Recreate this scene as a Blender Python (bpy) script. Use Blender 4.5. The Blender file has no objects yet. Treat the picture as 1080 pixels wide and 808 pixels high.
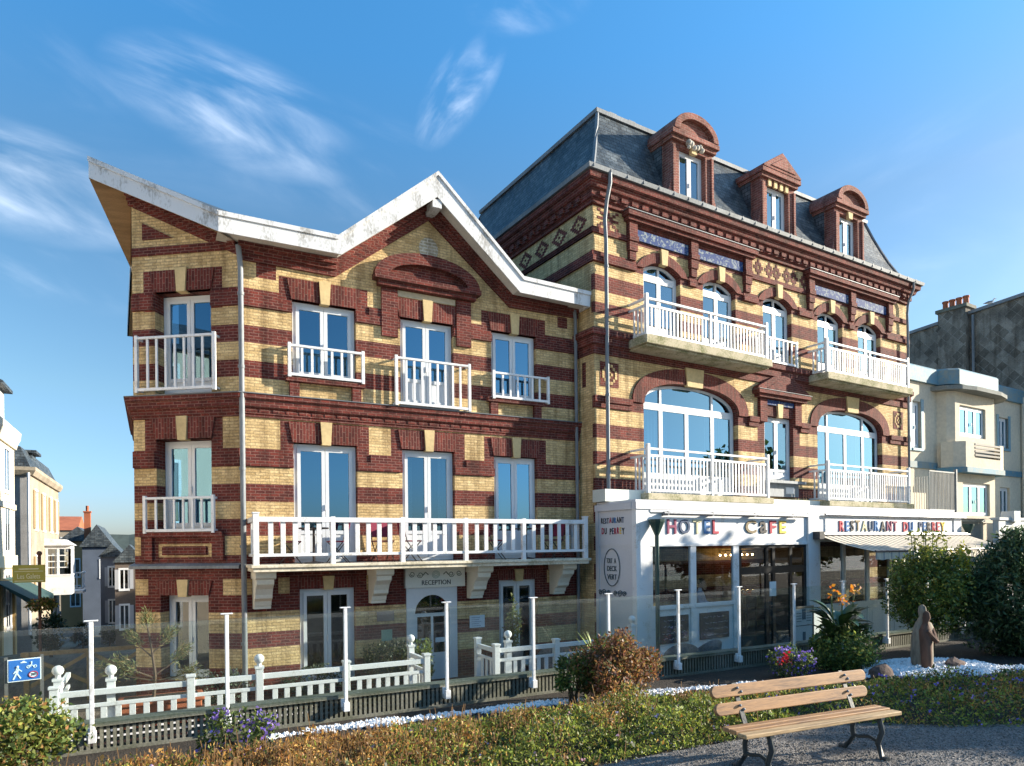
import bpy, bmesh, math, random
import numpy as np
from mathutils import Matrix, Vector
random.seed(7); rng = np.random.default_rng(11)
R = math.radians; PI = math.pi
S = bpy.context.scene
COL = S.collection

# ------------------------------------------------------------------ camera, sky, sun, exposure
HEAD = R(62)                      # angle between the view axis and the long hotel front
CZ = 3.2
cam = bpy.data.objects.new('camera', bpy.data.cameras.new('camera')); COL.objects.link(cam)
cam.data.sensor_width = 36.0; cam.data.lens = 36.0*714/1080
cam.data.shift_y = 171/1080; cam.data.clip_start = .05; cam.data.clip_end = 3000
fw = Vector((math.cos(HEAD), math.sin(HEAD), 0))
cam.matrix_world = Matrix.Translation((0, 0, CZ)) @ (fw.to_track_quat('-Z', 'Y').to_matrix().to_4x4() @ Matrix.Rotation(R(-0.6), 4, 'Z'))
S.camera = cam
SUN_EL = R(18.5); SUN_DIR = Vector((.948, -.317, 0)).normalized()*math.cos(SUN_EL) + Vector((0, 0, math.sin(SUN_EL)))
sun = bpy.data.objects.new('sun', bpy.data.lights.new('sun', 'SUN')); COL.objects.link(sun)
sun.data.energy = 5; sun.data.angle = R(.5); sun.data.color = (1, .9, .74)
sun.rotation_euler = SUN_DIR.to_track_quat('Z', 'Y').to_euler(); sun.location = (30, -20, 30)
S.view_settings.view_transform = 'Standard'; S.view_settings.look = 'None'
S.view_settings.exposure = 1.42; S.view_settings.gamma = 1; S.view_settings.use_curve_mapping = False
SKY_STRENGTH = .115

W = bpy.data.worlds.new('World'); S.world = W; W.use_nodes = True
def world():
    nt = W.node_tree; N = nt.nodes; L = nt.links; N.clear()
    out = N.new('ShaderNodeOutputWorld'); bg = N.new('ShaderNodeBackground'); L.new(bg.outputs[0], out.inputs[0])
    sk = N.new('ShaderNodeTexSky'); sk.sky_type = 'NISHITA'; sk.sun_disc = False
    sk.sun_elevation = SUN_EL; sk.sun_rotation = math.atan2(SUN_DIR.x, SUN_DIR.y); sk.air_density = 1.0; sk.dust_density = .6; sk.ozone_density = 1.6
    hs = N.new('ShaderNodeHueSaturation'); hs.inputs['Saturation'].default_value = 1.3; hs.inputs['Hue'].default_value = .4985
    hs.inputs['Value'].default_value = 1.0
    L.new(sk.outputs[0], hs.inputs['Color'])
    tc = N.new('ShaderNodeTexCoord')
    def math_(op, a, b=None):
        m = N.new('ShaderNodeMath'); m.operation = op
        for i, x in enumerate((a, b)):
            if x is None: continue
            if isinstance(x, (int, float)): m.inputs[i].default_value = x
            else: L.new(x, m.inputs[i])
        return m.outputs[0]
    def wisp(center, width, stretch, rot, scale, lo, hi):
        # patch of cirrus round one direction of the sky, torn by stretched noise
        d = Vector(center).normalized(); a = d.cross(Vector((0, 0, 1))).normalized(); b = a.cross(d)
        ca, sa = math.cos(rot), math.sin(rot); a, b = a*ca+b*sa, b*ca-a*sa
        def dot(v):
            n = N.new('ShaderNodeVectorMath'); n.operation = 'DOT_PRODUCT'; L.new(tc.outputs['Generated'], n.inputs[0]); n.inputs[1].default_value = v
            return n.outputs['Value']
        u, v, w = dot(a), dot(b), dot(d)
        cb = N.new('ShaderNodeCombineXYZ'); L.new(math_('MULTIPLY', u, scale/stretch), cb.inputs[0]); L.new(math_('MULTIPLY', v, scale), cb.inputs[1])
        no = N.new('ShaderNodeTexNoise'); no.inputs['Detail'].default_value = 12; no.inputs['Roughness'].default_value = .55; no.inputs['Scale'].default_value = 1; no.inputs['Distortion'].default_value = .9
        L.new(cb.outputs[0], no.inputs['Vector'])
        r2 = math_('ADD', math_('POWER', math_('DIVIDE', u, width*1.0), 2), math_('POWER', math_('DIVIDE', v, width*.42), 2))
        m = math_('MULTIPLY', math_('POWER', math_('MAXIMUM', math_('SUBTRACT', 1, r2), 0), 1.4), math_('GREATER_THAN', w, 0))
        mr = N.new('ShaderNodeMapRange'); mr.interpolation_type = 'SMOOTHSTEP'; mr.inputs[1].default_value = lo; mr.inputs[2].default_value = hi
        L.new(no.outputs[0], mr.inputs[0])
        return math_('MULTIPLY', mr.outputs[0], m)
    ws = [wisp(*a) for a in WISPS]
    tot = ws[0]
    for w in ws[1:]: tot = math_('ADD', tot, w)
    tot = math_('MINIMUM', tot, .5)
    sx = N.new('ShaderNodeSeparateXYZ'); L.new(tc.outputs['Generated'], sx.inputs[0])
    el = N.new('ShaderNodeValToRGB'); L.new(sx.outputs[2], el.inputs[0]); e = el.color_ramp.elements
    e[0].position = 0; e[0].color = (.36,.44,.80,1); e[1].position = .75; e[1].color = (1.6,1.75,1.6,1)
    for p, c in ((.1,(.50,.58,.76)),(.2,(.72,.69,.68)),(.42,(.86,.77,.72)),(.58,(.74,1.01,1.06)),(.66,(.78,1.1,1.15))): q = e.new(p); q.color = (*c,1)
    mm = N.new('ShaderNodeMix'); mm.data_type = 'RGBA'; mm.blend_type = 'MULTIPLY'; mm.inputs['Factor'].default_value = 1; L.new(hs.outputs[0], mm.inputs['A']); L.new(el.outputs[0], mm.inputs['B'])
    mx = N.new('ShaderNodeMix'); mx.data_type = 'RGBA'; L.new(tot, mx.inputs['Factor']); L.new(mm.outputs['Result'], mx.inputs['A'])
    mx.inputs['B'].default_value = (6.2, 6.6, 7.2, 1)
    L.new(mx.outputs['Result'], bg.inputs[0]); bg.inputs[1].default_value = SKY_STRENGTH
def skydir(px, py):
    t = (px-540)/714; z = (575-py)/714
    r = Vector((math.sin(HEAD), -math.cos(HEAD), 0))
    return fw + r*t + Vector((0, 0, z))
WISPS = [(skydir(262, 116), .155, 4.5, R(-10), 12, .38, .92), (skydir(490, 92), .085, 2.8, R(52), 17, .40, .95), (skydir(30, 188), .15, 4.5, R(-2), 10, .38, .85),
         (skydir(150, 60), .3, 4, R(-12), 7, .48, 1.3), (skydir(985, 240), .32, 3, R(15), 6, .42, 1.5), (skydir(565, 3), .08, 3, R(5), 11, .42, 1.0), (skydir(60, 275), .12, 4, R(-6), 11, .45, 1.2), (skydir(400, 190), .2, 4, R(-15), 8, .45, 1.3)]
world()

# ------------------------------------------------------------------ materials
MATS = {}
def mat(name, col=(.5,.5,.5), rough=.6, **k):
    """plain weathered material: colour + two noises + optional bump"""
    if name in MATS: return MATS[name]
    m = bpy.data.materials.new(name); m.use_nodes = True; nt = m.node_tree; N = nt.nodes; L = nt.links
    b = N['Principled BSDF']; b.inputs['Roughness'].default_value = rough; b.inputs['Metallic'].default_value = k.get('metal', 0)
    b.inputs['Specular IOR Level'].default_value = k.get('spec', .35)
    tc = N.new('ShaderNodeTexCoord'); mp = N.new('ShaderNodeMapping'); L.new(tc.outputs['Object'], mp.inputs[0])
    mp.inputs['Scale'].default_value = k.get('stretch', (1,1,1))
    n1 = N.new('ShaderNodeTexNoise'); n1.inputs['Scale'].default_value = k.get('s1', 1.3); n1.inputs['Detail'].default_value = 6; L.new(mp.outputs[0], n1.inputs['Vector'])
    n2 = N.new('ShaderNodeTexNoise'); n2.inputs['Scale'].default_value = k.get('s2', 22); n2.inputs['Detail'].default_value = 5; L.new(mp.outputs[0], n2.inputs['Vector'])
    c2 = k.get('col2', tuple(c*(1-k.get('var', .25)) for c in col))
    add = N.new('ShaderNodeMath'); add.operation = 'MULTIPLY_ADD'; add.inputs[1].default_value = k.get('w1', .6)
    L.new(n1.outputs[0], add.inputs[0])
    mu = N.new('ShaderNodeMath'); mu.operation = 'MULTIPLY'; mu.inputs[1].default_value = 1-k.get('w1', .6); L.new(n2.outputs[0], mu.inputs[0]); L.new(mu.outputs[0], add.inputs[2])
    cr = N.new('ShaderNodeValToRGB'); cr.color_ramp.elements[0].position = k.get('lo', .36); cr.color_ramp.elements[1].position = k.get('hi', .64)
    cr.color_ramp.elements[0].color = (*c2, 1); cr.color_ramp.elements[1].color = (*col, 1); L.new(add.outputs[0], cr.inputs[0])
    L.new(cr.outputs[0], b.inputs['Base Color'])
    if k.get('bump', .15):
        bp = N.new('ShaderNodeBump'); bp.inputs['Strength'].default_value = k.get('bump', .15); bp.inputs['Distance'].default_value = k.get('bd', .02); L.new(n2.outputs[0], bp.inputs['Height']); L.new(bp.outputs[0], b.inputs['Normal'])
    if 'emit' in k:
        b.inputs['Emission Color'].default_value = (*k['emit'], 1); b.inputs['Emission Strength'].default_value = k.get('es', 1)
    MATS[name] = m; return m

def brick(name, c1, c2, mortar, bw=.225, rh=.074, ms=.008, rough=.85, dirt=.35, bump=.6, soldier=False, off=.5, dirtcol=None, warp=0.):
    if name in MATS: return MATS[name]
    m = bpy.data.materials.new(name); m.use_nodes = True; nt = m.node_tree; N = nt.nodes; L = nt.links
    b = N['Principled BSDF']; b.inputs['Roughness'].default_value = rough; b.inputs['Specular IOR Level'].default_value = .25
    uv = N.new('ShaderNodeTexCoord'); v = uv.outputs['UV']
    if soldier:
        mp = N.new('ShaderNodeMapping'); mp.inputs['Rotation'].default_value = (0, 0, PI/2); L.new(v, mp.inputs[0]); v = mp.outputs[0]
    if warp:
        nw = N.new('ShaderNodeTexNoise'); nw.inputs['Scale'].default_value = 3.; L.new(v, nw.inputs['Vector'])
        vm = N.new('ShaderNodeVectorMath'); vm.operation = 'MULTIPLY_ADD'; L.new(nw.outputs['Color'], vm.inputs[0]); vm.inputs[1].default_value = (warp, warp, 0); L.new(v, vm.inputs[2]); v = vm.outputs[0]
    br = N.new('ShaderNodeTexBrick'); br.offset = off
    L.new(v, br.inputs['Vector']); br.inputs['Scale'].default_value = 1
    br.inputs['Color1'].default_value = (*c1, 1); br.inputs['Color2'].default_value = (*c2, 1); br.inputs['Mortar'].default_value = (*mortar, 1)
    br.inputs['Brick Width'].default_value = bw; br.inputs['Row Height'].default_value = rh; br.inputs['Mortar Size'].default_value = ms; br.inputs['Mortar Smooth'].default_value = .25; br.inputs['Bias'].default_value = 0
    n = N.new('ShaderNodeTexNoise'); n.inputs['Scale'].default_value = .9; n.inputs['Detail'].default_value = 8; n.inputs['Roughness'].default_value = .65; L.new(uv.outputs['UV'], n.inputs['Vector'])
    n2 = N.new('ShaderNodeTexNoise'); n2.inputs['Scale'].default_value = 21; n2.inputs['Detail'].default_value = 7; n2.inputs['Roughness'].default_value = .68; L.new(uv.outputs['UV'], n2.inputs['Vector'])
    cr = N.new('ShaderNodeValToRGB'); cr.color_ramp.elements[0].position = .38; cr.color_ramp.elements[1].position = .62
    d = dirtcol or (1-dirt,)*3
    cr.color_ramp.elements[0].color = (*d, 1); cr.color_ramp.elements[1].color = (1.0, 1.0, 1.0, 1); L.new(n.outputs[0], cr.inputs[0])
    mx = N.new('ShaderNodeMix'); mx.data_type = 'RGBA'; mx.blend_type = 'MULTIPLY'; mx.inputs['Factor'].default_value = 1; L.new(br.outputs['Color'], mx.inputs['A']); L.new(cr.outputs[0], mx.inputs['B'])
    cr2 = N.new('ShaderNodeValToRGB'); cr2.color_ramp.elements[0].position = .3; cr2.color_ramp.elements[1].position = .7
    cr2.color_ramp.elements[0].color = (.58, .57, .56, 1); cr2.color_ramp.elements[1].color = (1.18, 1.15, 1.12, 1); L.new(n2.outputs[0], cr2.inputs[0])
    mx2 = N.new('ShaderNodeMix'); mx2.data_type = 'RGBA'; mx2.blend_type = 'MULTIPLY'; mx2.inputs['Factor'].default_value = 1; L.new(mx.outputs['Result'], mx2.inputs['A']); L.new(cr2.outputs[0], mx2.inputs['B'])
    ms_ = N.new('ShaderNodeMapping'); ms_.inputs['Scale'].default_value = (5, .45, 1); L.new(uv.outputs['UV'], ms_.inputs[0])
    n3 = N.new('ShaderNodeTexNoise'); n3.inputs['Scale'].default_value = 1; n3.inputs['Detail'].default_value = 6; L.new(ms_.outputs[0], n3.inputs['Vector'])
    cr3 = N.new('ShaderNodeValToRGB'); cr3.color_ramp.elements[0].position = .34; cr3.color_ramp.elements[1].position = .52
    cr3.color_ramp.elements[0].color = (.62, .60, .58, 1); cr3.color_ramp.elements[1].color = (1, 1, 1, 1); L.new(n3.outputs[0], cr3.inputs[0])
    mx3 = N.new('ShaderNodeMix'); mx3.data_type = 'RGBA'; mx3.blend_type = 'MULTIPLY'; mx3.inputs['Factor'].default_value = 1; L.new(mx2.outputs['Result'], mx3.inputs['A']); L.new(cr3.outputs[0], mx3.inputs['B'])
    L.new(mx3.outputs['Result'], b.inputs['Base Color'])
    h = N.new('ShaderNodeMath'); h.operation = 'SUBTRACT'; L.new(n2.outputs[0], h.inputs[0]); L.new(br.outputs['Fac'], h.inputs[1])
    bp = N.new('ShaderNodeBump'); bp.inputs['Strength'].default_value = bump; bp.inputs['Distance'].default_value = .014; L.new(h.outputs[0], bp.inputs['Height']); L.new(bp.outputs[0], b.inputs['Normal'])
    MATS[name] = m; return m

def glassy(name, tint, fac, gloss=(.9,.95,1), rough=.01, dust=0.0):
    if name in MATS: return MATS[name]
    m = bpy.data.materials.new(name); m.use_nodes = True; nt = m.node_tree; N = nt.nodes; L = nt.links; N.clear()
    out = N.new('ShaderNodeOutputMaterial'); t = N.new('ShaderNodeBsdfTransparent'); t.inputs[0].default_value = (*tint, 1)
    g = N.new('ShaderNodeBsdfGlossy'); g.inputs['Color'].default_value = (*gloss, 1); g.inputs['Roughness'].default_value = rough
    n = N.new('ShaderNodeTexNoise'); tc = N.new('ShaderNodeTexCoord'); L.new(tc.outputs['Object'], n.inputs['Vector']); n.inputs['Scale'].default_value = 1.1; n.inputs['Detail'].default_value = 2
    bp = N.new('ShaderNodeBump'); bp.inputs['Strength'].default_value = .05; bp.inputs['Distance'].default_value = .02; L.new(n.outputs[0], bp.inputs['Height']); L.new(bp.outputs[0], g.inputs['Normal'])
    mx = N.new('ShaderNodeMixShader'); L.new(t.outputs[0], mx.inputs[1]); L.new(g.outputs[0], mx.inputs[2])
    fr = N.new('ShaderNodeFresnel'); fr.inputs[0].default_value = 1.5
    ma = N.new('ShaderNodeMath'); ma.operation = 'ADD'; ma.use_clamp = True; ma.inputs[1].default_value = fac; ge = N.new('ShaderNodeNewGeometry'); iv = N.new('ShaderNodeMath'); iv.operation = 'SUBTRACT'; iv.inputs[0].default_value = 1; L.new(ge.outputs['Backfacing'], iv.inputs[1])
    ml = N.new('ShaderNodeMath'); ml.operation = 'MULTIPLY'; L.new(fr.outputs[0], ma.inputs[0]); L.new(ma.outputs[0], ml.inputs[0]); L.new(iv.outputs[0], ml.inputs[1]); L.new(ml.outputs[0], mx.inputs[0])
    last = mx.outputs[0]
    if dust:
        df = N.new('ShaderNodeBsdfDiffuse'); df.inputs[0].default_value = (.6, .66, .66, 1)
        n3 = N.new('ShaderNodeTexNoise'); n3.inputs['Scale'].default_value = 2.5; n3.inputs['Detail'].default_value = 6; L.new(tc.outputs['Object'], n3.inputs['Vector'])
        mr = N.new('ShaderNodeMapRange'); mr.inputs[1].default_value = .3; mr.inputs[2].default_value = .75; mr.inputs[3].default_value = dust*.5; mr.inputs[4].default_value = dust*1.8; L.new(n3.outputs[0], mr.inputs[0])
        m2 = N.new('ShaderNodeMixShader'); L.new(mr.outputs[0], m2.inputs[0]); L.new(last, m2.inputs[1]); L.new(df.outputs[0], m2.inputs[2]); last = m2.outputs[0]
    L.new(last, out.inputs[0]); MATS[name] = m; return m

def leafmat(name='leaf', trans=.3, rough=.5):
    if name in MATS: return MATS[name]
    m = bpy.data.materials.new(name); m.use_nodes = True; nt = m.node_tree; N = nt.nodes; L = nt.links
    b = N['Principled BSDF']; b.inputs['Roughness'].default_value = rough; b.inputs['Specular IOR Level'].default_value = .4
    a = N.new('ShaderNodeAttribute'); a.attribute_name = 'leafcol'; L.new(a.outputs['Color'], b.inputs['Base Color'])
    t = N.new('ShaderNodeBsdfTranslucent'); L.new(a.outputs['Color'], t.inputs[0]); mx = N.new('ShaderNodeMixShader'); mx.inputs[0].default_value = trans
    L.new(b.outputs[0], mx.inputs[1]); L.new(t.outputs[0], mx.inputs[2]); L.new(mx.outputs[0], N['Material Output'].inputs[0])
    MATS[name] = m; return m

YB = brick('yellow_brick', (.86,.665,.36), (.62,.45,.215), (.50,.38,.21), dirt=.28, dirtcol=(.74,.71,.68), bw=.19, rh=.062, ms=.007, bump=1.0)
RB = brick('red_brick', (.225,.046,.034), (.105,.024,.022), (.27,.145,.12), dirt=.35, ms=.008, bw=.19, rh=.062, bump=.9)
RS = brick('red_soldier_brick', (.21,.044,.033), (.105,.024,.022), (.25,.135,.11), soldier=True, dirt=.3, ms=.008, rh=.066)
SLATE = brick('slate', (.15,.18,.20), (.055,.075,.095), (.02,.024,.03), bw=.22, rh=.13, ms=.01, rough=.45, dirt=.45, bump=.9)
SLATEG = brick('sunlit_slate', (.20,.20,.18), (.12,.125,.12), (.05,.05,.05), bw=.2, rh=.13, ms=.008, rough=.6, dirt=.35, bump=.4)  # paler slate: sunlight on the right slope put into its colour
STONE = mat('cream_stone', (.55,.47,.33), .8, var=.3, s2=14)
KEY = mat('keystone', (.62,.47,.24), .8, var=.3, s2=14)
WHITE = mat('white_paint', (.66,.67,.68), .5, col2=(.43,.41,.37), s1=3.5, s2=30, lo=.30, hi=.46)
PVC = mat('white_pvc', (.60,.63,.66), .35, var=.08, bump=0)
WEATH = mat('weathered_white_paint', (.57,.58,.59), .55, col2=(.28,.27,.25), s1=3.0, s2=28, lo=.35, hi=.49, stretch=(1,1,.5))
CREAM = mat('cream_render', (.60,.53,.40), .85, var=.22, s1=.6)
GREYW = mat('painted_panel', (.58,.58,.60), .6, var=.08)
ZINC = mat('zinc', (.22,.24,.26), .6, metal=.2, var=.4, stretch=(1,1,.3), spec=.25)
DGREEN = mat('dark_green_metal', (.03,.07,.06), .45, var=.3)
CONC = mat('mossy_concrete', (.42,.37,.26), .9, col2=(.16,.16,.07), s1=2.4, lo=.38, hi=.55)
CONCG = mat('grey_concrete', (.19,.185,.155), .9, col2=(.09,.095,.065), s1=2.0, s2=30, bump=.3)
WOODS = mat('soffit_wood', (.34,.22,.12), .8, var=.4, stretch=(1,8,1), s1=1)
DARK = mat('dark_interior', (.045,.042,.042), .8, var=.5, bump=0)  # darkness of the rooms, put into the sheets behind the panes
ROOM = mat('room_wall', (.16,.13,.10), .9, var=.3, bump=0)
CURT = mat('curtain_cloth', (.66,.64,.60), .9, var=.2, stretch=(7,7,.05), s1=2, w1=1, bump=0)
GL = glassy('window_glass', (.34,.44,.52), .27, gloss=(.36,.70,.96))
GLV = [GL]+[glassy('window_glass', (.34,.44,.52), .20) if 0 else glassy(n_, t_, f_, gloss=g_) for n_, t_, f_, g_ in (('clear_window_glass', (.42,.52,.58), .21, (.38,.70,.94)), ('blue_window_glass', (.28,.38,.48), .32, (.34,.70,.98)))]
rg_glass = random.Random(3)
GLS = glassy('shop_glass', (.82,.86,.88), .05)
GLW = glassy('windbreak_glass', (.86,.91,.90), .014, dust=.009)
BLACK = mat('black_paint', (.012,.013,.015), .35, var=.3, bump=0)
TILE = mat('blue_tile', (.022,.05,.16), .7, spec=.1, col2=(.22,.26,.27), s1=11, s2=19, lo=.40, hi=.50, bump=.05)

# ------------------------------------------------------------------ mesh builder
class MB:
    def __init__(s, M=None): s.v = []; s.f = []; s.m = []; s.M = M or Matrix(); s.T = None
    def add(s, pts, faces, mi=0):
        o = len(s.v)
        s.v += [tuple(s.T @ Vector(p)) if s.T else tuple(p) for p in pts]
        for f in faces: s.f.append(tuple(o+i for i in f)); s.m.append(mi)
    def face(s, pts, mi=0): s.add(pts, [tuple(range(len(pts)))], mi)
    def box(s, x0, x1, y0, y1, z0, z1, mi=0):
        s.add([(x0,y0,z0),(x1,y0,z0),(x1,y1,z0),(x0,y1,z0),(x0,y0,z1),(x1,y0,z1),(x1,y1,z1),(x0,y1,z1)],
              [(0,3,2,1),(4,5,6,7),(0,1,5,4),(1,2,6,5),(2,3,7,6),(3,0,4,7)], mi)
    def prism(s, poly, y0, y1, mi=0):          # polygon in XZ, extruded along Y
        n = len(poly); s.add([(x,y0,z) for x,z in poly]+[(x,y1,z) for x,z in poly],
              [tuple(range(n)), tuple(range(2*n-1, n-1, -1))]+[(i,(i+1)%n,n+(i+1)%n,n+i) for i in range(n)], mi)
    def slab(s, poly, z0, z1, mi=0):           # polygon in XY
        n = len(poly); s.add([(x,y,z0) for x,y in poly]+[(x,y,z1) for x,y in poly],
              [tuple(range(n-1,-1,-1)), tuple(range(n, 2*n))]+[(i,(i+1)%n,n+(i+1)%n,n+i) for i in range(n)], mi)
    def side(s, poly, x0, x1, mi=0):           # polygon in YZ
        n = len(poly); s.add([(x0,y,z) for y,z in poly]+[(x1,y,z) for y,z in poly],
              [tuple(range(n)), tuple(range(2*n-1, n-1, -1))]+[(i,(i+1)%n,n+(i+1)%n,n+i) for i in range(n)], mi)
    def tube(s, pts, r, n=8, mi=0):
        pts = [Vector(p) for p in pts]; rs = r if isinstance(r, (list, tuple)) else [r]*len(pts); V = []; F = []
        for i, p in enumerate(pts):
            d = (pts[min(i+1, len(pts)-1)]-pts[max(i-1, 0)]).normalized()
            a = d.cross(Vector((0,0,1)) if abs(d.z) < .9 else Vector((1,0,0))).normalized(); b = d.cross(a)
            for k in range(n):
                t = 2*PI*k/n; V.append(p+(a*math.cos(t)+b*math.sin(t))*rs[i])
        for i in range(len(pts)-1):
            for k in range(n): F.append((i*n+k, i*n+(k+1)%n, (i+1)*n+(k+1)%n, (i+1)*n+k))
        F += [tuple(range(n-1,-1,-1)), tuple(range((len(pts)-1)*n, len(pts)*n))]
        s.add(V, F, mi)
    def bar(s, a, b, w, h, mi=0, up=(0,0,1)):  # rectangular bar from a to b
        a, b = Vector(a), Vector(b); d = (b-a).normalized(); up = Vector(up)
        if abs(d.dot(up)) > .95: up = Vector((0,1,0))
        r = d.cross(up).normalized(); u = r.cross(d)
        P = [p+r*i*w/2+u*j*h/2 for p in (a, b) for i, j in ((-1,-1),(1,-1),(1,1),(-1,1))]
        s.add(P, [(0,1,2,3),(7,6,5,4),(0,4,5,1),(1,5,6,2),(2,6,7,3),(3,7,4,0)], mi)
    def lathe(s, c, prof, n=12, mi=0):
        V = []; F = []
        for r, z in prof:
            for k in range(n): t = 2*PI*k/n; V.append((c[0]+r*math.cos(t), c[1]+r*math.sin(t), c[2]+z))
        for i in range(len(prof)-1):
            for k in range(n): F.append((i*n+k, i*n+(k+1)%n, (i+1)*n+(k+1)%n, (i+1)*n+k))
        F += [tuple(range(n-1,-1,-1)), tuple(range((len(prof)-1)*n, len(prof)*n))]
        s.add(V, F, mi)
    def ball(s, c, r, n=12, mi=0):
        k = 8; s.lathe((c[0], c[1], c[2]), [(max(.002, r*math.sin(PI*i/k)), -r*math.cos(PI*i/k)) for i in range(k+1)], n, mi)
    def sweep(s, path, prof, mi=0):            # closed profile (out, z) along an XY path; out = to the right of travel
        n = len(path); V = []
        P = [Vector(p) for p in path]
        for i in range(n):
            d0 = (P[i]-P[i-1]).normalized() if i else (P[1]-P[0]).normalized()
            d1 = (P[i+1]-P[i]).normalized() if i < n-1 else d0
            n0 = Vector((d0.y, -d0.x)); n1 = Vector((d1.y, -d1.x)); m = (n0+n1); m = m/max(.25, m.dot(n0)) if m.length > .01 else n0
            for o, z in prof: V.append((P[i].x+m.x*o, P[i].y+m.y*o, z))
        k = len(prof); F = [tuple(range(k-1,-1,-1)), tuple(range((n-1)*k, n*k))]
        for i in range(n-1):
            for j in range(k): F.append((i*k+j, i*k+(j+1)%k, (i+1)*k+(j+1)%k, (i+1)*k+j))
        s.add(V, F, mi)
    def build(s, name, mats, parent=None, smooth=False, bevel=0, uvscale=1):
        me = bpy.data.meshes.new(name)
        inv = (Matrix(parent['_inv']) if parent is not None and '_inv' in parent.keys() else Matrix()) if parent is not None else Matrix()
        T = inv @ s.M
        me.from_pydata([T @ Vector(p) for p in s.v], [], s.f)
        if not isinstance(mats, (list, tuple)): mats = [mats]
        for m in mats: me.materials.append(m)
        me.polygons.foreach_set('material_index', s.m)
        uv = me.uv_layers.new(name='uv').data; li = 0
        V = s.v
        for f in s.f:
            nx = ny = nz = 0
            for i in range(len(f)):
                a = V[f[i]]; b = V[f[(i+1) % len(f)]]
                nx += (a[1]-b[1])*(a[2]+b[2]); ny += (a[2]-b[2])*(a[0]+b[0]); nz += (a[0]-b[0])*(a[1]+b[1])
            l = math.sqrt(nx*nx+ny*ny+nz*nz) or 1; nx /= l; ny /= l; nz /= l
            h = math.hypot(nx, ny)
            if h < .25: tx, ty, bx, by, bz = 1, 0, 0, 1, 0
            else:
                tx, ty = -ny/h, nx/h
                if abs(tx) > abs(ty):
                    if tx < 0: tx, ty = -tx, -ty
                elif ty < 0: tx, ty = -tx, -ty
                bx, by, bz = -nx*nz/h, -ny*nz/h, h
            for i in f:
                p = V[i]; uv[li].uv = (p[0]*tx+p[1]*ty, p[0]*bx+p[1]*by+p[2]*bz); li += 1
        bm = bmesh.new(); bm.from_mesh(me); bmesh.ops.recalc_face_normals(bm, faces=bm.faces); bm.to_mesh(me); bm.free()
        if smooth: me.polygons.foreach_set('use_smooth', [True]*len(me.polygons))
        o = bpy.data.objects.new(name, me); COL.objects.link(o)
        if parent is not None:
            o.parent = parent
            if '_inv' in parent.keys(): o['_inv'] = parent['_inv']
        if bevel:
            b = o.modifiers.new('bevel', 'BEVEL'); b.width = bevel; b.segments = 2; b.limit_method = 'ANGLE'
        if smooth:
            try:
                me.set_sharp_from_angle(angle=R(40))
            except Exception: pass
        return o

def build_each(mb, name, mats, parent=None, tol=.012, **k):
    """pieces of one kind that do not touch become parts of their own"""
    n = len(mb.v); p = list(range(n))
    def find(i):
        while p[i] != i: p[i] = p[p[i]]; i = p[i]
        return i
    for f in mb.f:
        for i in f[1:]: p[find(i)] = find(f[0])
    box = {}
    for i, v in enumerate(mb.v):
        r = find(i); b = box.setdefault(r, [list(v), list(v)])
        for q in range(3): b[0][q] = min(b[0][q], v[q]); b[1][q] = max(b[1][q], v[q])
    ks = list(box); g = {k_: k_ for k_ in ks}
    def fg(i):
        while g[i] != i: i = g[i]
        return i
    for i, a in enumerate(ks):
        for b in ks[i+1:]:
            if all(box[a][0][q] <= box[b][1][q]+tol and box[b][0][q] <= box[a][1][q]+tol for q in range(3)): g[fg(b)] = fg(a)
    outs = {}
    for f, m in zip(mb.f, mb.m): outs.setdefault(fg(find(f[0])), []).append((f, m))
    res = []
    for fs in outs.values():
        o = MB(mb.M); ids = sorted({i for f, m in fs for i in f}); mp = {i: j for j, i in enumerate(ids)}
        o.v = [mb.v[i] for i in ids]; o.f = [tuple(mp[i] for i in f) for f, m in fs]; o.m = [m for f, m in fs]
        res.append(o.build(name, mats, parent, **k))
    return res
def tag(o, label, cat, group=None, kind=None):
    if label: o['label'] = label
    if cat: o['category'] = cat
    if group: o['group'] = group
    if kind: o['kind'] = kind
    return o
def thing(name, label, cat, loc=(0,0,0), rz=0, group=None):
    o = bpy.data.objects.new(name, None); COL.objects.link(o); o.empty_display_size = .2
    o.location = loc; o.rotation_euler = (0,0,rz)
    M = Matrix.Translation(loc) @ Matrix.Rotation(rz, 4, 'Z')
    o['_inv'] = [list(r) for r in M.inverted()]
    return tag(o, label, cat, group)
def struct(mb, name, mats): return tag(mb.build(name, mats), None, None, kind='structure')
def copy_tree(o, parent=None):
    c = o.copy(); COL.objects.link(c)
    if parent: c.parent = parent
    for ch in list(o.children): copy_tree(ch, c)
    return c
_txt = {}
def text_geo(t, bold=0):
    """outline of a word in the XY plane, 1 unit wide boxes: returns verts, faces, width, height"""
    if (t, bold) in _txt: return _txt[(t, bold)]
    cu = bpy.data.curves.new('t', 'FONT'); cu.body = t; cu.size = 1; cu.extrude = .5; cu.offset = bold; cu.resolution_u = 3
    o = bpy.data.objects.new('t', cu); COL.objects.link(o); dg = bpy.context.evaluated_depsgraph_get()
    me = bpy.data.meshes.new_from_object(o.evaluated_get(dg))
    v = [tuple(p.co) for p in me.vertices]; f = [tuple(p.vertices) for p in me.polygons]
    bpy.data.objects.remove(o); bpy.data.curves.remove(cu); bpy.data.meshes.remove(me)
    xs = [p[0] for p in v]; ys = [p[1] for p in v]
    r = ([(p[0]-min(xs), p[1]-min(ys), p[2]) for p in v], f, max(xs)-min(xs), max(ys)-min(ys)); _txt[(t, bold)] = r; return r
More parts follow.
